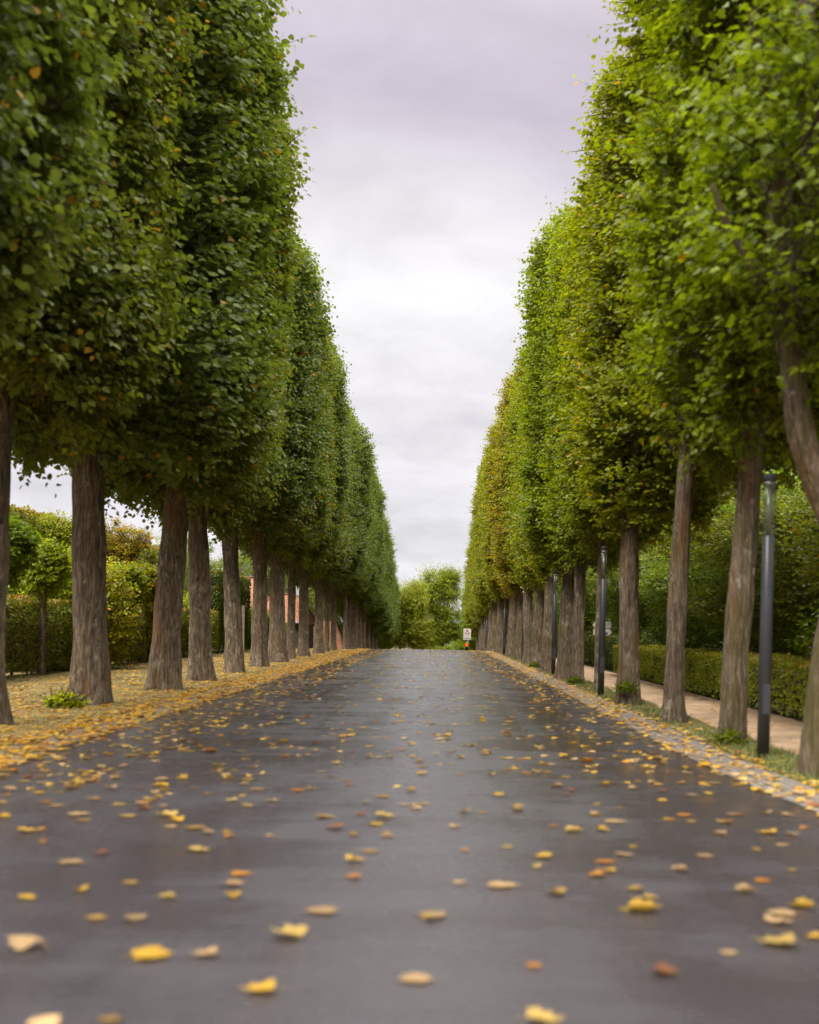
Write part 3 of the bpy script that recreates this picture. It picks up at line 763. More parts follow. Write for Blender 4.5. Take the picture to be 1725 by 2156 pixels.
# ------------------------------------------------------------------ lamps
def lamp_parts(t):
    g = (0, 0)
    part('pole', MB().lathe([(.081, -.1), (.081, 2.885), (.078, 2.888), (.060, 2.89)], 28), M['lamp_metal'], t)
    hb = MB(); hb.box(-.045, .045, -.0855, -.078, .55, .95, .004)
    hatch = part('service_door', hb, M['lamp_metal'], t)
    part('screw', MB().lathe([(.009, -.0885), (.009, -.085)], 10, (0.03, .90), 'y'), M['steel'], hatch)
    part('glass_tube', MB().lathe([(.079, 2.88), (.079, 3.56)], 28), M['glass'], t)
    part('light_tube', MB().lathe([(.027, 2.90), (.027, 3.55)], 14), M['lamp_rod'], t)
    part('reflector_ring', MB().lathe([(.0805, 3.545), (.0805, 3.60)], 28), M['steel'], t)
    part('cap', MB().lathe([(.082, 3.60), (.082, 3.695), (.080, 3.70)], 28), M['lamp_metal'], t)
lamp0 = thing('street_lamp', '', 'lamp', (0, 0, 0), 0, 'slim lamp columns in the right tree row')
lamp_parts(lamp0)
lamps = [(1607, 1575, 15.6), (1265, 1458, 29.6), (1165, 1415, 42.6), (1101, 1388, 58.5), (1061, 1371, 74.6), (1036, 0, 90.), (1024, 0, 102.)]
lamp_lab = ['tall dark lamp column in front of the leaning lichen-spotted trunk, nearest of the row', 'dark lamp column beside the thin young trunk and the white direction signs',
            'dark lamp column between the thick forked trunk and the leaning trunk', 'dark lamp column standing just below the hill crest, fourth from the front', 'dark lamp column on the hill crest with its foot in grass, fifth from the front',
            'small grey lamp column sunk half behind the crest, sixth from the front', 'tiny pale lamp column beyond the crest, last one before the red signal']
for i, (u, v, Z) in enumerate(lamps):
    if i == 0: o = lamp0
    else:
        o = lamp0.copy(); COL.objects.link(o)
        for ch in lamp0.children:
            c = ch.copy(); COL.objects.link(c); c.parent = o
            for g2 in ch.children:
                d = g2.copy(); COL.objects.link(d); d.parent = c
    X = wx(u, v if v else 1366, Z)
    o.location = (X, Z, H(Z) - .02); o['label'] = lamp_lab[i]
    o.rotation_euler = (0, R(.55), 0)

# ------------------------------------------------------------------ warning sign with its signal
def text_part(name, s, size, m, parent, loc, bold=0.):
    c = bpy.data.curves.new(name, 'FONT'); c.body = s; c.size = size; c.align_x = 'CENTER'; c.align_y = 'CENTER'; c.offset = bold
    tmp = bpy.data.objects.new('tmp', c); COL.objects.link(tmp)
    dg = bpy.context.evaluated_depsgraph_get()
    me = bpy.data.meshes.new_from_object(tmp.evaluated_get(dg)); me.name = name
    bpy.data.objects.remove(tmp); bpy.data.curves.remove(c)
    me.materials.clear(); me.materials.append(m)
    o = link(name, me, parent, loc); o.rotation_euler = (math.pi / 2, 0, 0)
    return o
def rounded(w, h, r, z0=0., n=5):
    pts = []
    for cx_, cz_, a0 in ((w / 2 - r, z0 + h - r, 0), (-w / 2 + r, z0 + h - r, 90), (-w / 2 + r, z0 + r, 180), (w / 2 - r, z0 + r, 270)):
        for k in range(n): pts.append((cx_ + r * math.cos(R(a0 + 90 * k / (n - 1))), cz_ + r * math.sin(R(a0 + 90 * k / (n - 1)))))
    return pts
SZ = 108.
sx = wx(984, 1336, SZ)
zt, zb = wz(984, 1323.5, SZ), wz(984, 1347, SZ)
sw = 15.6 * SZ / F
sg = thing('warning_sign', 'white warning sign with red triangle above a lit red signal, just beyond the road crest', 'sign', (sx, SZ, H(SZ)))
gz = H(SZ); sh = zt - zb; b0 = zb - gz
part('pole', MB().lathe([(.055, -.2), (.055, zt - gz - .03)], 16, (.09, .08)), M['galv'], sg)
pan = part('sign_panel', MB().prism(rounded(sw, sh, .06, b0), -.012, .012), M['white'], sg)
def ring_poly(outer, inner, y0, y1):
    n = len(outer); vs = [(x, y0, z) for x, z in outer] + [(x, y0, z) for x, z in inner]
    return vs, [(i, (i + 1) % n, (i + 1) % n + n, i + n) for i in range(n)]
tc_z = b0 + sh * .54
def tri(s): return [(-s, 0), (s, 0), (0, s * 1.74)]
o_ = [(x * sw * .36, tc_z + z * sw * .36) for x, z in tri(1.)]
i_ = [(x * sw * .36 * .66, tc_z + sw * .36 * .165 + z * sw * .36 * .66) for x, z in tri(1.)]
vs, fs = ring_poly(o_, i_, -.016, 0)
part('red_triangle', MB().add(vs, fs), M['red'], pan)
ex = MB(); ez = tc_z + sw * .36 * .30
ex.add([(-.010, -.016, ez + .07), (.010, -.016, ez + .07), (.020, -.016, ez + .21), (-.020, -.016, ez + .21)], [(0, 1, 2, 3)])
ex.add([(-.018, -.016, ez), (.018, -.016, ez), (.018, -.016, ez + .04), (-.018, -.016, ez + .04)], [(0, 1, 2, 3)])
part('exclamation_mark', ex, M['black'], pan)
text_part('lettering', 'Automatischer', .078, M['grey_ink'], pan, (0, -.016, b0 + sh * .485), .001)
text_part('lettering', 'Poller', .078, M['grey_ink'], pan, (0, -.016, b0 + sh * .415), .001)
text_part('red_lettering', 'Nur 1 Kfz einfahren', .058, M['red'], pan, (0, -.016, b0 + sh * .315))
def car_icon(mb, cx_, z, s, flip=1):
    body = [(-1, .1), (-.95, .42), (-.6, .5), (-.35, .78), (.35, .78), (.62, .48), (1, .4), (1, .1)]
    mb.add([(cx_ + flip * x * s, -.016, z + y * s) for x, y in body], [tuple(range(len(body)))[::flip]])
    for wxx in (-.55, .55): mb.lathe([(.22 * s, -.0165), (.22 * s, -.0155)], 12, (cx_ + wxx * s, z + .12 * s), 'y')
ci = MB(); car_icon(ci, sw * .19, b0 + sh * .09, .10); car_icon(ci, -sw * .26, b0 + sh * .13, .085, -1)
car_icon(ci, -sw * .10, b0 + sh * .07, .075, -1)
ic = part('car_pictogram', ci, M['black'], pan)
part('barrier_pictogram', MB().add([(-.035, -.0165, b0 + sh * .07), (-.01, -.0165, b0 + sh * .07), (.005, -.0165, b0 + sh * .17), (-.02, -.0165, b0 + sh * .17)], [(0, 1, 2, 3)]), M['red'], pan)
for bx, bz in ((-.42, .93), (.42, .93), (-.42, .06), (.42, .06)):
    part('bolt', MB().lathe([(.012, -.018), (.012, -.011)], 8, (bx * sw, b0 + bz * sh), 'y'), M['steel'], pan)
# the small two-lamp signal in front of the pole
lz = wz(983, 1357.3, SZ) - gz; lr = .155
def signal_lamp(zc, lens_m, lx=-.03):
    hs = part('signal_housing', MB().lathe([(lr * .5, .16), (lr * 1.02, .12), (lr * 1.06, -.02), (lr * .98, -.03)], 24, (lx, zc), 'y'), M['housing'], sg)
    ln = MB().lathe([(lr * .9, -.031), (lr * .85, -.045), (lr * .6, -.062), (lr * .2, -.070)], 24, (0, 0), 'y')
    part('lens', ln, lens_m, hs, (lx, 0, zc))
    vz = MB(); n = 14; vs = []
    for yy, rr_ in ((-.03, lr * 1.05), (-.22, lr * 1.0)):
        for rr2 in (rr_, rr_ * .95):
            for k in range(n + 1):
                a = R(-10 + 200 * k / n); vs.append((lx + rr2 * math.cos(a), yy if k not in (0, n) else yy * .6, zc + rr2 * math.sin(a)))
    q = n + 1; fs = []
    for k in range(n):
        fs += [(k, k + 1, k + 1 + 2 * q, k + 2 * q), (k + q, k + 3 * q, k + 1 + 3 * q, k + 1 + q), (k + 2 * q, k + 1 + 2 * q, k + 1 + 3 * q, k + 3 * q)]
    vz.add(vs, fs, True); part('visor', vz, M['housing'], hs)
signal_lamp(lz, M['red_lamp'])
signal_lamp(lz - .40, M['window'])
part('bracket', MB().box(-.05, .04, .06, .10, lz + .16, lz + .28, .006), M['white'], sg)

# ------------------------------------------------------------------ direction signs by the path
DZ = 44.0
dxp = wx(1268, 1330, DZ)
ds = thing('direction_sign', 'two pale arrow boards, one left one right, on a post behind the second lamp', 'sign', (dxp, DZ, H(DZ)))
part('post', MB().lathe([(.03, -.2), (.03, wz(1268, 1308, DZ) - H(DZ))], 12, (-.05, .05)), M['galv'], ds)
z1 = wz(1268, 1316, DZ) - H(DZ); z2 = wz(1268, 1331, DZ) - H(DZ); bh = .115
def arrow(z, flip): return [(flip * x, z + y) for x, y in ((-.36, 0), (-.27, bh), (.33, bh), (.33, -bh), (-.27, -bh))][::flip]
b1 = part('arrow_board', MB().prism(arrow(z1, 1), -.01, .01), M['white'], ds)
b2 = part('arrow_board', MB().prism(arrow(z2, -1), -.01, .01), M['white'], ds)
b2['label'] = 'lower board pointing right'; b1['label'] = 'upper board pointing left'
text_part('lettering', 'I', .13, M['grey_ink'], b1, (-.20, -.014, z1))
vs, fs = ring_poly([(x + .24, z1 + y) for x, y in ((-.075, -.075), (.075, -.075), (.075, .075), (-.075, .075))], [(x + .24, z1 + y) for x, y in ((-.06, -.06), (.06, -.06), (.06, .06), (-.06, .06))], -.014, 0)
part('parking_symbol', MB().add(vs, fs), M['grey_ink'], b1)
text_part('lettering', 'P', .12, M['grey_ink'], b1, (.24, -.014, z1))
text_part('lettering', 'ir', .08, M['grey_ink'], b2, (-.21, -.014, z2 + .05))
text_part('lettering', 'v.', .08, M['grey_ink'], b2, (-.21, -.014, z2 - .05))
part('symbol', MB().box(.12, .21, -.015, -.011, z2 - .08, z2 - .005), M['purple'], b2)

# ------------------------------------------------------------------ hedges
def hedge(name, label, x0, x1, ya, yb, h, n, leaf, tint, yel, seed, grp=None, bright_top=0., stems=True, cat='hedge', wob=.07):
    gen = np.random.default_rng(seed); vn = VN(seed)
    t = thing(name, label, cat, (x0, ya, H(ya)), 0, grp)
    w, Ly = x1 - x0, yb - ya
    areas = np.array([Ly * h, Ly * w, w * h, w * h]); 
    k = gen.choice(4, n, p=areas / areas.sum())
    a, b = gen.random(n), gen.random(n)
    front = 0. if abs(x0) < abs(x1) else w
    sgn = -1. if front == 0. else 1.
    P = np.zeros((n, 3)); N = np.zeros((n, 3))
    P[:, 0] = np.where(k == 0, front, np.where(k == 1, a * w, a * w)); P[:, 1] = np.where(k == 0, a * Ly, np.where(k == 1, b * Ly, np.where(k == 2, 0, Ly)))
    P[:, 2] = np.where(k == 0, .06 + b ** .95 * (h - .06), np.where(k == 1, h, .06 + b * (h - .06)))
    N[k == 0, 0] = sgn; N[k == 1, 2] = 1; N[k == 2, 1] = -1; N[k == 3, 1] = 1
    gy_ = P + np.array([x0, ya, 0])
    dep = np.minimum(gen.exponential(.05, n), .22) - (vn(gy_ * 1.6) - .5) * 2 * wob - (vn(gy_ * 4.5) - .5) * wob
    P -= N * dep[:, None]
    keep = vn(gy_ * 3.1 + 7) < .66 + .3 * gen.random(n)
    keep &= (P[:, 2] > .25) | (gen.random(n) < .55)
    P, N = P[keep], N[keep]; n = len(P)
    P[:, 2] += Hn(P[:, 1] + ya) - H(ya)
    Y = nrm(N * .5 + np.array([0, 0, -.2]) + .8 * gen.normal(size=(n, 3)))
    Z = nrm(N * .7 + np.array([0, 0, .5]) + .5 * gen.normal(size=(n, 3)))
    S = leaf * (.6 + .7 * gen.random(n))
    me = leaf_mesh('hedge_foliage', P, Y, Z, S, np.arange(n), n, LEAF4, LEAF4_F, M['leaf_hedge'], gen, None, np.clip((P[:, 2] - (Hn(P[:, 1] + ya) - H(ya)) - h + .22) / .22, 0, 1) * .35)
    f = link('foliage', me, t); f.color = (*tint, yel)
    mb = MB(); ys = np.linspace(0, Ly, max(3, int(Ly / 2.)))
    i0, i1 = .34, w - .34; ys = np.linspace(.4, Ly - .4, len(ys))
    for q in range(len(ys) - 1):
        za, zb_ = H(ya + ys[q]) - H(ya), H(ya + ys[q + 1]) - H(ya)
        c = [(i0, ys[q], za + .35), (i1, ys[q], za + .35), (i1, ys[q], za + h - .25), (i0, ys[q], za + h - .25)]
        d = [(i0, ys[q + 1], zb_ + .35), (i1, ys[q + 1], zb_ + .35), (i1, ys[q + 1], zb_ + h - .25), (i0, ys[q + 1], zb_ + h - .25)]
        fs = [(0, 1, 5, 4), (1, 2, 6, 5), (2, 3, 7, 6), (3, 0, 4, 7)]
        if q == 0: fs.append((3, 2, 1, 0))
        if q == len(ys) - 2: fs.append((4, 5, 6, 7))
        mb.add(c + d, fs)
    part('inner_twigs', mb, M['twig'], t)
    if stems:
        sm = MB(); g = random.Random(seed)
        y = .2
        while y < Ly:
            xx = w / 2 + g.uniform(-.2, .2); zz_ = H(ya + y) - H(ya)
            sm.tube([(xx, y, zz_ - .1), (xx + g.uniform(-.05, .05), y + g.uniform(-.05, .05), zz_ + .3), (xx, y + g.uniform(-.1, .1), zz_ + .8)], [.035, .03, .02], 6)
            y += g.uniform(.35, .6)
        part('stems', sm, M['twig'], t)['kind'] = 'stuff'
    return t
hedge('clipped_hedge', 'long brown-green clipped hedge behind the left trees, yellowing along its top', -13.4, -12.15, 17, 66, 2.30, 60000, .085, (1.15, 1.12, .8), .20, 41)
hedge('clipped_hedge', 'taller dark hedge end with yellow leaves between left trunks, before the tiled roof', -13.9, -12.3, 66.5, 78, 4.6, 26000, .12, (.7, .85, .8), .10, 42)
hedge('clipped_hedge', 'tall bright yellow-green clipped hedge behind the long low hedge', -22, -18.5, 46, 84, 6.6, 70000, .17, (1.5, 1.35, .9), .16, 43, stems=False, wob=.2)
hedge('clipped_hedge', 'low bright green clipped hedge along the gravel path', 6.60, 7.75, 10.5, 44.5, 1.06, 42000, .065, (1.9, 1.9, .8), .06, 44)
hedge('clipped_hedge', 'dark low hedge beyond the gap behind the direction signs', 7.1, 8.4, 48.5, 84, 1.35, 20000, .09, (.6, .75, .8), .05, 45)

# ------------------------------------------------------------------ garden trees on the left
def small_tree(name, label, X, Z, th, tr, blobs, n, leaf, tint, yel, seed, T=LEAF8, TF=LEAF8_F, cat='tree', grp=None, m='leaf_light', lean=0., gap=.62, droop=.3, mesh=None, limbs=4, shoot=.4, deep=.35, lump=.25):
    t = thing(name, label, cat, (X, Z, H(Z) - .03), 0, grp)
    g = random.Random(seed)
    mb, Q, rad = trunk_mb(tr, [(0, 0, -.1), (lean * .5, 0, th * .5), (lean, 0, th + .3)], 1.2, seed, 14, rings=16)
    top = Q[-1]; B = np.array(blobs)
    for k in range(limbs):
        b = B[g.randrange(len(B))]
        d = b[:3] - (top - np.array([0, 0, .3]))
        limb(mb, g, top - np.array([0, 0, .35]), d + np.array([0, 0, .3]), float(np.linalg.norm(d)) * 1.05 + .3, tr * .55, 2, 6, .9, .2)
    part('trunk', mb, M['bark'], t)
    me = mesh or blob_crown('crown', blobs, n, leaf, M[m], seed, T, TF, gap=gap, droop=droop, shoot=shoot, deep=deep, lump=lump)
    c = link('crown', me, t); c.color = (*tint, yel)
    return t
def std(u, Z, th, w, hh, seed, label, tint, yel, vfoot=1420):
    X = wx(u, vfoot, Z)
    g = random.Random(seed)
    blobs = [(0, 0, th + hh * .45, w * .85, w * .85, hh * .55)] + [(g.uniform(-.5, .5) * w, g.uniform(-.5, .5) * w, th + hh * g.uniform(.2, .75), w * .5, w * .5, hh * .35) for _ in range(5)]
    return small_tree('standard_tree', label, X, Z, th, .085, blobs, 900, .13, tint, yel, seed, T=LOBED, TF=LOBED_F, grp='young standard trees by the left hedge', gap=.7, shoot=.35)
std(90, 36.2, 2.75, .58, 1.0, 51, 'young tree with slim pale stem and round leafy head in front of the left hedge', (.9, 1.05, .85), .08)
std(256, 46, 2.5, .65, 1.0, 52, 'young tree with slim stem standing between the second and third left trunks', (.85, 1.0, .9), .10)
std(302, 49.5, 2.6, .6, 1.0, 53, 'young tree with orange-tinged head just left of the leaning forked trunk', (1.0, 1.0, .9), .3)
std(2, 32., 3.0, .7, 1.3, 54, 'young dark leafy tree beside the trunk cut by the left picture edge', (.6, .85, .9), .03, 1440)
small_tree('garden_tree', 'light green garden tree with upright branches against the sky behind the left hedge', wx(98, 1300, 54), 54, 2.2, .13,
           [(0, 0, 4.0, 1.2, 1.2, 1.0), (-.9, 0, 4.9, .42, .5, 1.0), (-.2, .3, 5.4, .4, .45, 1.0), (.35, 0, 5.3, .4, .4, 1.1), (.8, 0, 5.4, .35, .4, 1.0), (-.5, .2, 3.2, 1., 1., .8), (.7, .2, 3.4, .9, .9, .8)], 2200, .12, (1.15, 1.2, .8), .12, 61, gap=.56)
small_tree('garden_tree', 'thin orange-tinged tree against the sky above the yellow hedge', wx(262, 1200, 66), 66, 4.0, .12,
           [(-.7, 0, 6.6, .7, .7, .8), (.2, 0, 6.2, .9, .8, .5), (.9, 0, 6.3, .6, .5, .5), (-.2, 0, 5.5, .9, .7, .6)], 800, .11, (1.2, .95, .8), .34, 62, gap=.46)
bushb = [(0, 0, 1.2, 1.7, 1.5, 1.4), (-1.2, .2, 1.4, 1.1, 1.1, 1.3), (1.1, 0, 1.6, 1.1, 1.1, 1.3), (.2, -.3, 2.4, 1.2, 1.1, 1.0)]
bush_me = blob_crown('bush_foliage', bushb, 2600, .11, M['leaf_light'], 71, m=6, gap=.72)
bush_labs = ['olive bush with yellow leaves behind the left hedge beside the broad trunk', 'dense green bush behind the hedge by the left picture edge', 'bright bush behind the hedge between second and third left trunks', 'mid green bush behind the hedge beside the leaning trunk', 'small green bush below the biggest tiled roof, beside the wooden post', 'small yellowish bush below the tiled roofs, between two ridged trunks']
for i, (u, Z, sc, tint, yel) in enumerate([(128, 42, 1.15, (1.35, 1.3, .8), .22), (45, 40, 1.2, (1.1, 1.3, .8), .06), (235, 52, 1.2, (1.6, 1.6, .8), .12), (318, 58, 1.15, (1.4, 1.5, .8), .1), (536, 80, .85, (1.2, 1.3, .8), .1), (574, 83, .60, (1.5, 1.4, .8), .16)]):
    b = thing('garden_bush', bush_labs[i], 'bush', (wx(u, 1380, Z), Z, H(Z) - .05), i * 1.3, 'garden bushes on the left'); b.scale = (sc, sc, sc)
    f = link('foliage', bush_me, b); f.color = (*tint, yel)
    g = random.Random(i)
    for k in range(5):
        st = MB(); limb(st, g, (g.uniform(-.2, .2), g.uniform(-.2, .2), -.1), (g.uniform(-.5, .5), g.uniform(-.5, .5), 1), 2.0, .04, 0, 5); part('stem', st, M['twig'], b)

# ------------------------------------------------------------------ woodland on the right and beyond
def wood_blobs(g, w, h, low):
    B = [(0, 0, h * .55, w * .8, w * .8, h * .42)]
    for k in range(13):
        a = g.random() * 6.28; z = low + (h - low) * g.random() * .92; rr_ = w * .75 * math.sqrt(max(.1, 1 - ((z - h * .45) / (h * .62)) ** 2))
        B.append((rr_ * math.cos(a), rr_ * math.sin(a), z, w * g.uniform(.32, .5), w * g.uniform(.32, .5), h * g.uniform(.09, .15)))
    return B
woodm = []
for k in range(3):
    g = random.Random(900 + k); woodm.append((blob_crown(f'wood_crown_{k}', wood_blobs(g, 3.6, 11.5, .9), 6200, .125, M['leaf_wood'], 910 + k, m=8, gap=.60, shoot=.7, lump=.4), wood_blobs(g, 3.6, 11.5, .9)))
wood = [(10.2, 15.5, .85), (13.2, 19, 1.0), (10.6, 22.5, .9), (12.6, 27.5, 1.05), (10.4, 32, .9), (12.4, 37.5, 1.0), (10.8, 43, .95), (12.8, 50, 1.05), (11.2, 57, 1.), (13., 65, 1.1), (11.3, 74, 1.0), (12.5, 84, 1.1), (17, 24, 1.2), (17.5, 35, 1.2), (17.8, 48, 1.2), (18, 62, 1.25), (17, 80, 1.2), (10.6, 95, 1.0), (10.2, 107, 1.0), (14, 17.5, 1.05)]
for i, (X, Z, sc) in enumerate(wood):
    if i == 19: X, Z = 18.0, 17.0
    where = 'close behind the low path hedge' if X < 11.5 else 'in the second line behind the path hedge' if X < 14.5 else 'deep in the wood behind the path hedge'
    k3 = sum(1 for q in wood[:i] if (q[0] < 11.5) == (X < 11.5) and (q[0] < 14.5) == (X < 14.5))
    t = thing('woodland_tree', f'bushy green tree {where}, {LN[k3]} from the front', 'tree', (X, Z, H(Z) - .1), i * 2.1, 'bushy trees of the wood on the right')
    t.scale = (sc, sc, sc * (.58 if X < 11.5 else .72 if X < 14.5 else .85))
    c = link('crown', woodm[i % 3][0], t); c.color = (1.0 + .45 * ((i * 7) % 5) / 4, 1.2 + .2 * ((i * 3) % 4) / 3, .8, .03 + .06 * (i % 3))
    mb, Q, rad = trunk_mb(.22, [(0, 0, -.2), (.1, 0, 2.5), (0, .1, 6)], 1.3, i, 12, rings=14)
    g = random.Random(i)
    for q in range(6): limb(mb, g, (0, 0, 1.5 + q * .6), (g.uniform(-1, 1), g.uniform(-1, 1), .6), 3.5, .08, 1, 6)
    part('trunk', mb, M['bark'], t)

# the loose tree closing the view beyond the crest
def end_tree(label, X, Z, blobs, n, tint, yel, seed, th, leaf=.36):
    return small_tree('ash_tree', label, X, Z, th, .22, blobs, n, leaf, tint, yel, seed, T=LONG4, TF=LEAF4_F, m='leaf_light', gap=.40, droop=.8, limbs=9, shoot=1.5, lump=.9, grp='loose trees closing the avenue', deep=.5)
ez0 = H(150)
def eb(u, v, ru, rv, Z=150, X0=0., d=0.):
    return (wx(u, v, Z) - X0, d, wz(u, v, Z) - H(Z), ru * Z / F, ru * Z / F * .8, rv * Z / F)
XA = wx(925, 1360, 150)
end_tree('tall loose ash-like tree with sky showing through, closing the avenue', XA, 150, [eb(918, 1222, 20, 15, X0=XA), eb(946, 1218, 13, 16, X0=XA), eb(903, 1250, 22, 16, X0=XA), eb(944, 1250, 18, 13, X0=XA), eb(905, 1285, 24, 12, X0=XA), eb(948, 1290, 16, 14, X0=XA),
         eb(915, 1325, 26, 15, X0=XA), eb(955, 1335, 17, 20, X0=XA), eb(905, 1352, 26, 14, X0=XA)], 4800, (1.0, 1.12, .7), .06, 81, 7.5)
XB = wx(870, 1360, 146)
end_tree('yellow-green loose tree left of the tallest one at the avenue end', XB, 146, [eb(874, 1246, 10, 12, 146, XB), eb(868, 1275, 20, 16, 146, XB), eb(858, 1262, 14, 12, 146, XB), eb(868, 1312, 24, 20, 146, XB), eb(862, 1345, 26, 16, 146, XB), eb(885, 1350, 18, 14, 146, XB)], 3800, (1.15, 1.18, .7), .08, 82, 5.0)
small_tree('shrub', 'dark green shrub at the crest beneath the loose trees', wx(935, 1360, 135), 135, 1.0, .12, [(0, 0, 1.6, 2.6, 1.5, 1.5), (-2.5, 0, 1.2, 2.0, 1.3, 1.2), (1.8, .3, 2.0, 1.4, 1.2, 1.8)], 1900, .22, (.7, .9, .8), .04, 83, cat='bush')
for i, (X, Z, sc) in enumerate([(-16, 175, 1.1), (-10, 200, 1.3), (7, 180, 1.15), (13, 165, 1.1), (15, 195, 1.3), (-24, 160, 1.1), (-33, 135, .8), (-20, 122, .8), (-42, 95, .6), (-30, 75, .5), (20, 130, 1.2), (9.8, 122, .95), (-16.6, 80, .62), (-16.8, 104, .85), (-14.2, 110, .8), (-12.2, 117, .8), (-11.4, 126, .85), (-19.5, 88, .75)]):
    t = thing('distant_tree', ['bushy tree far behind the left row end', 'large tree far beyond the avenue, left of the loose trees', 'tree far beyond the right row end', 'dense tree beyond the last right limes', 'large far tree behind the wood', 'far tree behind the tiled houses', 'distant tree left of the tiled houses',
              'green tree behind the tiled roofs, left of the gap', 'distant tree behind the tall yellow hedge', 'low distant tree behind the garden trees', 'far tree deep behind the wood', 'bushy tree beside the last lamp columns', 'dark tree between the knotted left trunk and the tiled roofs', 'tree rising behind the largest tiled roof', 'tree behind the lower tiled wing', 'tree just behind the low tiled shed', 'tree beyond the shed, right of the tiled roofs', 'tree at the end of the tall yellow hedge'][i], 'tree', (X, Z, H(Z) - .1), i * 1.7, 'distant trees')
    t.scale = (sc, sc, sc)
    c = link('crown', woodm[i % 3][0], t); c.color = (1.0, 1.05, .8, .06)
    mb, Q, rad = trunk_mb(.25, [(0, 0, -.2), (.1, 0, 2.5), (0, .1, 6)], 1.3, i + 50, 10, rings=10)
    part('trunk', mb, M['bark'], t)

# ------------------------------------------------------------------ houses
def roof_mesh(name, quads, m, thick=.12):
    """each quad/tri of the roof gets uv in metres along its own slope"""
    V = []; Fc = []; UV = []
    for q in quads:
        q = [Vector(p) for p in q]
        e = (q[1] - q[0]).normalized(); n = e.cross(q[2] - q[0]).normalized(); s = n.cross(e)
        o = len(V); V += [tuple(p) for p in q]; Fc.append(tuple(range(o, o + len(q)))); UV += [((p - q[0]).dot(e), (p - q[0]).dot(s)) for p in q]
    me = bpy.data.meshes.new(name); me.from_pydata(V, [], Fc); me.update()
    uv = me.uv_layers.new(name='UVMap')
    for i, l in enumerate(me.loops): uv.data[i].uv = UV[l.vertex_index]
    me.materials.append(m)
    return me
def house(name, label, x0, x1, y0, y1, zg, ze, zr, hipL, hipR, wallm, wins=(), gutter=True, chim=None):
    cx_, cyy = (x0 + x1) / 2, (y0 + y1) / 2
    t = thing(name, label, 'house', (cx_, cyy, zg))
    a, b, c, d = x0 - cx_, x1 - cx_, y0 - cyy, y1 - cyy
    e, r = ze - zg, zr - zg; ov = .35
    part('wall', MB().box(a, b, c, d, -.5, e), wallm, t)
    la, lb, lc, ld = a - ov, b + ov, c - ov, d + ov
    ra, rb = la + hipL, lb - hipR
    drop = -.05
    E = [(la, lc, e + drop), (lb, lc, e + drop), (lb, ld, e + drop), (la, ld, e + drop)]; A = (ra, 0, r); Bq = (rb, 0, r)
    ql = [(E[0], E[1], Bq, A), (E[2], E[3], A, Bq), (E[1], E[2], Bq), (E[3], E[0], A)]
    under = [(E[3], E[2], E[1], E[0])]
    rf = link('roof', roof_mesh('roof', ql + under, M['tiles']), t)
    ridge = MB(); ridge.tube([(ra - .02, 0, r + .02), ((ra + rb) / 2, 0, r + .02), (rb + .02, 0, r + .02)], [.10] * 3, 8)
    for p, q in ((A, E[0]), (A, E[3]), (Bq, E[1]), (Bq, E[2])): ridge.tube([p, tuple((np.array(p) + np.array(q)) / 2 + np.array([0, 0, .02])), q], [.08] * 3, 8)
    part('ridge_tiles', ridge, M['tiles'], rf)
    if gutter: part('gutter', MB().tube([(la, lc - .06, e - .05), (cx_ * 0, lc - .06, e - .05), (lb, lc - .06, e - .05)], [.08] * 3, 8), M['pale_metal'], rf)
    if chim:
        q = part('chimney', MB().box(chim[0], chim[0] + .6, -.3, .3, r - 1.2, r + chim[1], .03), M['render_wall'], rf)
    for (xa, za, w_, h_) in wins:
        wdw = part('window', MB().box(xa, xa + w_, c - .03, c + .05, za, za + h_), M['render_wall'], t)
        part('pane', MB().box(xa + .07, xa + w_ - .07, c - .036, c - .031, za + .07, za + h_ - .07), M['window'], wdw)
    return t
house('house', 'house with a big orange tiled roof glimpsed between left trunks', -20.5, -12.6, 90, 99, H(94) - .3, 4.55, 8.3, 2.6, 2.2, M['render_wall'], [(-2.4, .7, .9, 1.2), (0, .7, .9, 1.2), (2, .7, .9, 1.2)], chim=(-1.5, .7))
hB = house('house', 'lower orange tiled wing with dark wall and pale gutter between left trunks', -13.3, -9.75, 86, 94, H(90) - .3, 4.55, 6.75, 1.2, 1.0, M['dark_wall'], [(.2, .6, .8, 1.)])
part('roof_hatch', MB().box(.3, 1.3, -.3, .3, 7.0 - H(90) + .3 - .35, 7.35 - H(90) + .3, .03), M['pale_metal'], hB)
house('tiled_shed', 'low shed whose orange tiled roof nearly reaches the ground, right of the other roofs', -11.2, -7.75, 97, 103, 1.2, 2.3, 5.25, .4, 1.2, M['dark_wall'], gutter=False)
fb = thing('flat_roofed_house', 'pale flat-roofed house with chimneys just showing above the yellow hedge', 'house', (wx(322, 1300, 115), 118, H(115) - 2))
zt_ = wz(322, 1147, 115) - (H(115) - 2)
part('wall', MB().box(-3.0, 1.2, -2, 4, -1, zt_), M['render_wall'], fb)
rf = part('roof', MB().box(-3.2, 1.4, -2.2, 4.2, zt_ + .003, zt_ + .22, .03), M['pale_metal'], fb)
for xx in (-.9, -.4, .4): part('chimney', MB().box(xx, xx + .35, 0, .4, zt_ + .225, zt_ + .75, .03), M['render_wall'], rf)
wh = thing('pale_house', 'pale house wall showing through the loose trees beyond the crest', 'house', (wx(905, 1340, 185), 188, H(188)))
part('wall', MB().box(-6, 6, -3, 3, -1, wz(905, 1312, 185) - H(188)), M['render_wall'], wh)
rz_ = wz(905, 1312, 185) - H(188)
part('roof', MB().prism([(-6.5, rz_ - .02), (6.5, rz_ - .02), (4.5, rz_ + 1.4), (-4.5, rz_ + 1.4)], -3.4, 3.4), M['pale_metal'], wh)
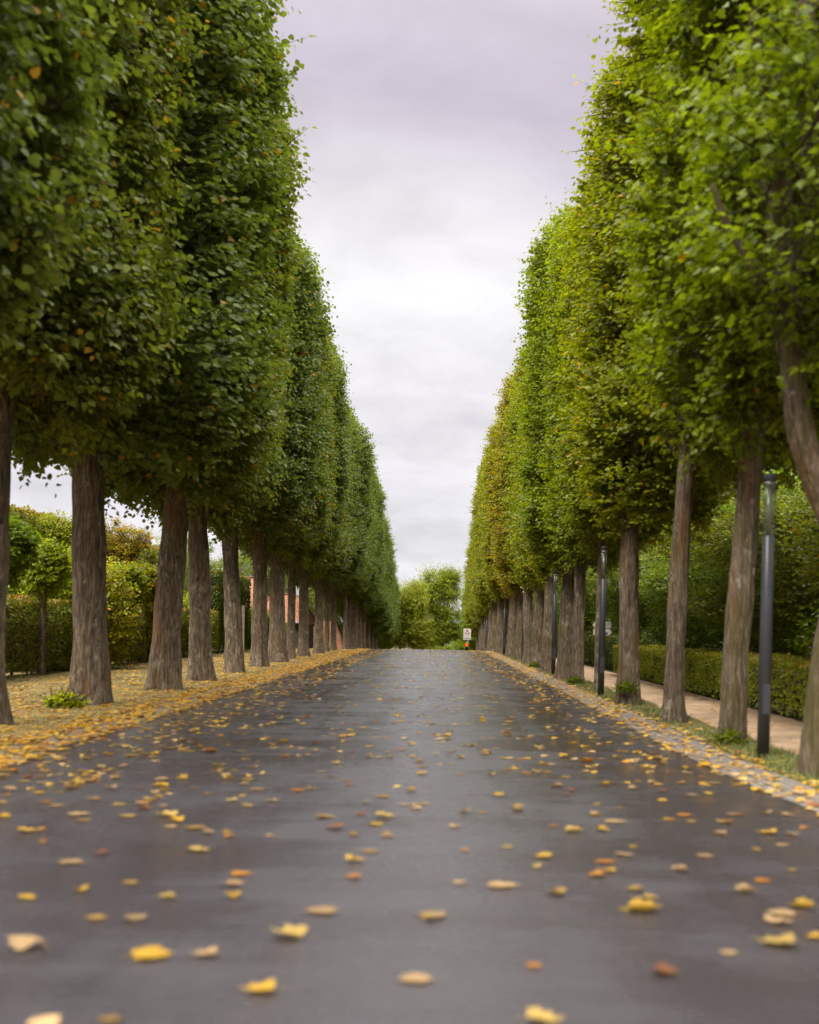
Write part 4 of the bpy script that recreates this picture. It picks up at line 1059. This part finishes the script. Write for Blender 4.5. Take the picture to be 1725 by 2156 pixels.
for xx in (-4.2, -1.4, 1.4, 4.2):
    w_ = part('window', MB().box(xx - .5, xx + .5, -3.04, -2.9, rz_ - 2.6, rz_ - 1.0), M['render_wall'], wh); part('pane', MB().box(xx - .42, xx + .42, -3.05, -3.045, rz_ - 2.5, rz_ - 1.1), M['window'], w_)
pz = 60.
po = thing('wooden_post', 'short weathered wooden post standing right of the knotted left trunk', 'post', (wx(511, 1404, pz), pz, H(pz)))
part('shaft', MB().box(-.07, .07, -.07, .07, -.2, 2.5, .015), M['wood_post'], po)
part('cap', MB().box(-.085, .085, -.085, .085, 2.503, 2.54, .01), M['wood_post'], po)

# ------------------------------------------------------------------ grass and weeds
def blades(name, n, fx, fy, hmin, hmax, cols, seed, dz=0.):
    gen = np.random.default_rng(seed)
    x, y = fx(gen, n), fy(gen, n)
    if callable(x): x = x(y)
    z = Hn(y) + camber(x) + dz
    a = gen.random(n) * 6.283; h = hmin + (hmax - hmin) * gen.random(n) ** 1.6; w = .004 + .006 * gen.random(n)
    lean = .6 * h[:, None] * gen.normal(size=(n, 2))
    b0_ = np.stack([x - w * np.cos(a), y - w * np.sin(a), z - .01], 1); b1_ = np.stack([x + w * np.cos(a), y + w * np.sin(a), z - .01], 1)
    tp = np.stack([x + lean[:, 0], y + lean[:, 1], z + h], 1)
    V = np.stack([b0_, b1_, tp], 1).reshape(-1, 3)
    C = np.array(cols)[gen.integers(0, len(cols), n)] * (.7 + .6 * gen.random((n, 1)))
    me = np_mesh(name, V, np.arange(3 * n), np.full(n, 3), M['grass'], {'col': C})
    o = link(name, me); o['kind'] = 'stuff'; return o
GC = [(.10, .14, .02), (.16, .17, .03), (.22, .17, .06), (.30, .22, .09)]
vt = VN(77)
def clump(gen, n, xa, xb, ya, yb, thr):
    x = xa + (xb - xa) * gen.random(n * 2); y = ya + (yb - ya) * gen.random(n * 2) ** 1.3
    k = vt(np.stack([x * 1.5 + 9, y * 1.1, 0 * x], 1)) > thr - .35 * gen.random(n * 2)
    k = np.where(k)[0][:n]
    return x[k], y[k]
def blades_xy(name, x, y, hmin, hmax, cols, seed):
    return blades(name, len(x), lambda g, n: x, lambda g, n: y, hmin, hmax, cols, seed)
g1 = np.random.default_rng(5)
xg, yg = clump(g1, 36000, RL - .68, -12, 14, 75, .55)
blades_xy('dry_grass', xg, yg, .02, .07, GC[1:] + [(.30, .22, .09)], 61)
xg, yg = clump(g1, 26000, 3.96, 4.86, 9, 84, .58)
xg = xg + (rr_edge(yg) - RR) * .6
blades_xy('verge_grass', xg, yg, .03, .12, GC[:3] + [(.09, .13, .02)], 62)
weed = thing('weed', 'bright yellow-green weed clump at the foot of the broad flared left trunk', 'plant', (wx(135, 1488, 22.6), 22.6, H(22.6)))
wme = blob_crown('weed_leaves', [(0, 0, .08, .20, .15, .12), (.28, .05, .06, .12, .1, .08), (-.2, 0, .06, .12, .1, .08)], 110, .07, M['leaf_light'], 93, m=5, shoot=.12, gap=.9, lump=.02)
f = link('leaf_tuft', wme, weed); f.color = (1.9, 1.9, .9, .02)
for tr_, r, i in BASAL:
    q = link('basal_shoots', wme, tr_, (-r * .5, -r * 1.25, .02 if i != 3 else .3)); q.scale = (.6, .5, .8); q.color = (.85, 1.0, .7, .02)
ss = MB()
for k in range(9): ss.tube([(0.02 * k - .09, 0, -.02), (.03 * k - .13, .02, .08), (.05 * k - .2, .03, .14)], [.006, .005, .003], 5)
part('stalks', ss, M['twig'], weed)

# ------------------------------------------------------------------ fallen leaves
COLS = {'golden yellow': (.52, .30, .02), 'pale tan': (.42, .27, .125), 'amber orange': (.45, .18, .015), 'rusty brown': (.22, .075, .022), 'straw coloured': (.48, .32, .075), 'dull ochre': (.32, .19, .045)}
CN = list(COLS)
CP = np.array([.31, .30, .08, .04, .19, .08])
def fallen_shape(seed, style):
    g = np.random.default_rng(seed)
    T = np.array([(0, 0), (.20, -.06), (.42, .10), (.50, .34), (.36, .42), (.34, .66), (.14, .74), (0, 1.0), (-.14, .74), (-.34, .66), (-.36, .42), (-.50, .34), (-.42, .10), (-.20, -.06)], float)
    T += g.normal(0, .04, T.shape)
    mid = np.array([(0, .25), (0, .5), (0, .75)])
    V2 = np.concatenate([T, mid]); x, y = V2[:, 0], V2[:, 1] - .45
    if style == 'flat': z = .03 + .05 * np.abs(x) * g.uniform(.3, 1) + .02 * g.random(len(x))
    elif style == 'curled': z = .02 + g.uniform(.35, .75) * x * x + g.uniform(.15, .5) * y * y + .07 * g.random(len(x))
    elif style == 'folded': z = .02 + g.uniform(.25, .55) * np.abs(x) + .2 * np.maximum(0, y) + .03 * g.random(len(x))
    else: z = .16 - .35 * x * x - .25 * y * y + .07 * np.sin(6 * x + g.random() * 6) + .07 * g.random(len(x)); z -= z.min() - .01
    V = np.stack([x, y, z], 1)
    Fs = [(0, 1, 2, 14), (2, 3, 4, 14), (4, 5, 15, 14), (5, 6, 16, 15), (6, 7, 16), (7, 8, 16), (8, 9, 15, 16), (9, 10, 14, 15), (10, 11, 12, 14), (12, 13, 0, 14)]
    # stalk
    s0 = len(V); a = g.uniform(-.25, .25)
    V = np.concatenate([V, [(-.012, -.45, V[0, 2]), (.012, -.45, V[0, 2]), (a + .012, -.85, .06), (a - .012, -.85, .06)]])
    Fs.append((s0, s0 + 1, s0 + 2, s0 + 3))
    return V, Fs
STY = ['flat', 'curled', 'folded', 'humped']
STXT = {'flat': 'flat', 'curled': 'curled', 'folded': 'folded', 'humped': 'arched'}
shapes = {s: [fallen_shape(10 * k + j, s) for j in range(4)] for k, s in enumerate(STY)}
fmesh = {}
for s in STY:
    for j, (V, Fs) in enumerate(shapes[s]):
        me = bpy.data.meshes.new('fallen_leaf'); me.from_pydata([tuple(p) for p in V], [], Fs); me.update(); me.materials.append(M['litter_one'])
        fmesh[(s, j)] = me
# leaves read off the photograph's foreground: u, v, width in pixels, colour, style
fore = [(50, 1992, 100, 1, 'humped'), (325, 2010, 120, 0, 'humped'), (430, 2010, 70, 1, 'curled'), (545, 2085, 88, 0, 'curled'), (235, 2148, 60, 5, 'curled'), (100, 2154, 90, 1, 'flat'), (605, 1970, 105, 4, 'folded'), (868, 2060, 95, 1, 'flat'),
        (1150, 2150, 100, 4, 'curled'), (1405, 2045, 75, 3, 'curled'), (1635, 1980, 105, 4, 'curled'), (1712, 1965, 50, 0, 'curled'), (1120, 2030, 45, 2, 'flat'), (1530, 1998, 50, 1, 'flat'), (670, 1918, 90, 1, 'flat'), (905, 1925, 85, 1, 'flat'),
        (1360, 1912, 85, 0, 'folded'), (1370, 1885, 45, 4, 'curled'), (1640, 1915, 80, 1, 'flat'), (1645, 1935, 70, 1, 'flat'), (1700, 1890, 40, 5, 'flat'), (62, 1888, 50, 0, 'curled'), (172, 1875, 42, 0, 'folded'), (208, 1930, 55, 5, 'flat'),
        (1065, 1862, 110, 1, 'flat'), (968, 1858, 35, 1, 'curled'), (1335, 1868, 45, 5, 'curled'), (1565, 1870, 60, 1, 'flat'), (1610, 1845, 45, 2, 'flat'), (1255, 1840, 50, 2, 'curled'), (495, 1862, 55, 1, 'flat'), (512, 1838, 58, 2, 'flat'), (270, 1856, 46, 5, 'flat'),
        (420, 1790, 60, 4, 'curled'), (210, 1795, 40, 3, 'curled'), (155, 1812, 68, 1, 'flat'), (485, 1760, 32, 2, 'humped'), (750, 1812, 50, 0, 'curled'), (975, 1788, 24, 2, 'curled'), (785, 1790, 50, 1, 'flat'), (1140, 1802, 52, 0, 'curled'), (1270, 1810, 58, 2, 'flat'),
        (1315, 1795, 42, 1, 'curled'), (1480, 1795, 46, 1, 'flat'), (1595, 1780, 24, 0, 'curled'), (1615, 1745, 50, 0, 'curled'), (1650, 1768, 38, 1, 'flat'), (348, 1715, 62, 4, 'folded'), (355, 1738, 40, 1, 'flat'), (405, 1740, 58, 5, 'flat'), (60, 1745, 50, 0, 'curled'),
        (12, 1715, 36, 0, 'folded'), (90, 1742, 22, 2, 'humped'), (90, 1768, 22, 2, 'humped'), (170, 1710, 62, 1, 'flat'), (335, 1652, 40, 0, 'folded'), (335, 1640, 44, 1, 'curled'), (255, 1690, 40, 4, 'flat'), (300, 1685, 44, 2, 'flat'), (118, 1690, 45, 1, 'flat'),
        (230, 1655, 36, 1, 'curled'), (150, 1650, 36, 2, 'curled'), (625, 1662, 42, 2, 'flat'), (815, 1718, 62, 4, 'curled'), (702, 1742, 50, 3, 'curled'), (690, 1718, 48, 1, 'flat'), (812, 1758, 42, 1, 'flat'), (1212, 1746, 48, 4, 'folded'), (1165, 1735, 28, 2, 'flat'), (1135, 1700, 18, 3, 'flat'),
        (1300, 1725, 70, 1, 'flat'), (1300, 1695, 28, 1, 'folded'), (1445, 1708, 42, 2, 'flat'), (1515, 1748, 40, 1, 'folded'), (1535, 1720, 40, 3, 'flat'), (1540, 1705, 36, 1, 'flat'), (1385, 1645, 22, 0, 'humped'), (1395, 1660, 28, 3, 'curled'), (1150, 1622, 22, 0, 'humped'), (880, 1602, 32, 0, 'curled'),
        (725, 1548, 22, 2, 'humped'), (1070, 1543, 32, 2, 'curled'), (595, 1588, 32, 2, 'flat'), (600, 1560, 32, 0, 'folded'), (1185, 1590, 40, 0, 'curled'), (1240, 1600, 40, 2, 'folded'), (1500, 1640, 44, 1, 'flat'), (1455, 1665, 34, 1, 'flat'), (1330, 1655, 34, 1, 'flat'), (1170, 1652, 40, 1, 'curled'),
        (545, 1660, 40, 1, 'flat'), (440, 1580, 48, 2, 'folded'), (395, 1578, 46, 0, 'flat'), (280, 1585, 40, 4, 'flat'), (350, 1570, 40, 2, 'flat'), (460, 1608, 36, 0, 'curled')]
cands = []   # (X, Y, size, colour index, style, source)
for (u, v, w, ci_, s) in fore:
    X, Y = ground_at(u, v + 3)
    cands.append([X, Y, float(np.clip(w * Y / F * .82, .07, .20)), ci_, s, 1])
lg = np.random.default_rng(21)
def scatter(n, xa, xb, ya, yb, powr=1.0, avoid=None):
    y = ya + (yb - ya) * lg.random(n) ** powr
    x = xa + (xb - xa) * lg.random(n)
    for a, b in zip(x, y):
        cands.append([a, b, .075 + .065 * lg.random(), int(lg.choice(6, p=CP)), STY[int(lg.choice(4, p=[.34, .34, .2, .12]))], 0])
scatter(26, -2.6, 2.6, 6.0, 10.5)
scatter(70, -4.8, RR + .2, 9.5, 12.5)
scatter(330, RL, RR, 12.5, 22)
scatter(1500, RL, RR, 22, 90)
scatter(800, RL, RL + 1.6, 12, 80)
scatter(60, RL, RL + 1.5, 9.8, 13)
scatter(420, RR - 1.1, RR, 14, 85)
cl = thing  # keep name short
road_c = [c for c in cands if RL < c[0] < float(rr_edge(c[1])) ]
road_c.sort(key=lambda c: -(c[2] / c[1]))
inview = []
rest = []
for c in road_c:
    u = U0 + c[0] / c[1] * F
    if -20 < u < 1745 and c[1] > 4.75 and len(inview) < 296: inview.append(c)
    else: rest.append(c)
used = {}
def place_words(X, Y):
    u = U0 + X / Y * F
    v = V0 + (CAMZ - H(Y)) / Y * F
    lat = ['by the left picture edge', 'left', 'left of centre', 'on the road centre', 'right of centre', 'right', 'by the right picture edge'][int(np.clip(u / 1725 * 7, 0, 6))]
    bands = [(2060, 'at the very bottom of the photo'), (1950, 'in the blurred near foreground'), (1850, 'in the lower foreground'), (1770, 'on the near road'), (1710, 'short of the nearest right tree'), (1660, 'nearly level with the right verge corner'),
             (1625, 'just before the nearest right trunk'), (1595, 'level with the nearest right trunk'), (1570, 'level with the nearest lamp'), (1550, 'level with the lichen-spotted trunk'), (1530, 'just beyond the nearest lamp'), (0, 'before the broad flared left trunk')]
    for lim, w in bands:
        if v > lim: return lat, w
order = ['flat', 'curled', 'folded', 'humped']
for c in inview:
    X, Y, S, ci_, s, src = c
    lat, band = place_words(X, Y)
    opts = [(ci_, s)] + [(ci_, q) for q in order if q != s] + [(k, q) for k in range(6) for q in order if k != ci_]
    for (k, q) in opts:
        if (lat, band, k, q) not in used: break
    used[(lat, band, k, q)] = 1
    c[3], c[4] = k, q
    lab = f'{STXT[q]} {CN[k]} leaf, {lat}, {band}'
    z = H(Y) + float(camber(X))
    o = thing('fallen_leaf', lab, 'leaf', (X, Y, z + .004), lg.random() * 6.28, 'single fallen leaves on the wet road', fmesh[(q, int(lg.integers(0, 4)))])
    if src and S > .10: o.rotation_euler[2] = random.choice([math.pi / 2, -math.pi / 2]) + random.uniform(-.5, .5)
    o.scale = (S, S, S * random.uniform(.8, 1.3))
    f_ = .50 + .34 * lg.random()
    o.color = (*[min(.9, x * f_) for x in COLS[CN[k]]], 1)

def litter(name, items, seed):
    gen = np.random.default_rng(seed)
    Vs, Ls, Ss, Cs = [], [], [], []; off = 0
    byk = {}
    for it in items: byk.setdefault((it[4], int(gen.integers(0, 4))), []).append(it)
    for (s, j), L in byk.items():
        V, Fs = shapes[s][j]; A = np.array([[a[0], a[1], a[2], a[3]] for a in L], float); n = len(A)
        th = gen.random(n) * 6.283; S = A[:, 2] * 1.0
        ct, st = np.cos(th), np.sin(th)
        tilt = gen.normal(0, .12, (n, 2))
        x = S[:, None] * (ct[:, None] * V[None, :, 0] - st[:, None] * V[None, :, 1]); y = S[:, None] * (st[:, None] * V[None, :, 0] + ct[:, None] * V[None, :, 1])
        z = S[:, None] * V[None, :, 2] + np.abs(tilt[:, :1]) * x * .5 + tilt[:, 1:] * y * .5
        z = z - z.min(1, keepdims=True)
        base = (Hn(A[:, 1]) + camber(A[:, 0]))[:, None] + .006 + np.array([a[6] if len(a) > 6 else 0. for a in L])[:, None]
        W = np.stack([x + A[:, :1], y + A[:, 1:2], z + base + (Hn(y + A[:, 1:2]) - Hn(A[:, 1:2]))], -1)
        loc = np.concatenate([np.array(f) for f in Fs]); k = len(V)
        Ls.append((np.arange(n)[:, None] * k + loc[None] + off).ravel()); Ss.append(np.tile([len(f) for f in Fs], n)); Vs.append(W.reshape(-1, 3)); off += n * k
        cc = np.array([COLS[CN[int(i)]] for i in A[:, 3]]) * (.95 + .5 * gen.random((n, 1)))
        Cs.append(np.repeat(cc, len(Fs), 0))
    me = np_mesh(name, np.concatenate(Vs), np.concatenate(Ls), np.concatenate(Ss), M['litter'], {'col': np.concatenate(Cs)}, smooth=True)
    o = link(name, me); o['kind'] = 'stuff'; return o
litter('road_leaves', rest, 31)
CPL = np.array([.46, .16, .16, .04, .13, .05])
def items(n, fx, ya, yb, powr, smin=.075, smax=.14, pile=.0, pal=None):
    y = ya + (yb - ya) * lg.random(n) ** powr; x = fx(lg.random(n), y)
    return [[a, b, smin + (smax - smin) * lg.random(), int(lg.choice(6, p=CPL if pal is None else pal)), STY[int(lg.choice(4, p=[.2, .36, .24, .2]))], 0, pile * lg.random()] for a, b in zip(x, y)]
gl = items(5200, lambda r, y: RL - .85 + 1.05 * r, 9.5, 86, 1.25, pile=.03)
gl += items(5400, lambda r, y: RL - .7 - 5.5 * r ** 1.5, 12, 84, 1.3)
gl += items(500, lambda r, y: RL - .2 - .6 * r, 84, 92, 1)
litter('lawn_leaves', gl, 32)
gr = items(1700, lambda r, y: rr_edge(y) - .1 + .85 * r, 9.5, 84, 1.25, pile=.02, pal=CP)
gr += items(420, lambda r, y: 4.0 + .9 * r, 10, 80, 1.2)
gr += items(380, lambda r, y: 4.9 + 1.7 * np.abs(r - .5) * 2 * .5 + .8 * (r > .5), 11, 60, 1.1, .05, .09)
litter('verge_leaves', gr, 33)
print('objects', len(bpy.data.objects), 'leaves placed', len(inview), 'rest', len(rest))
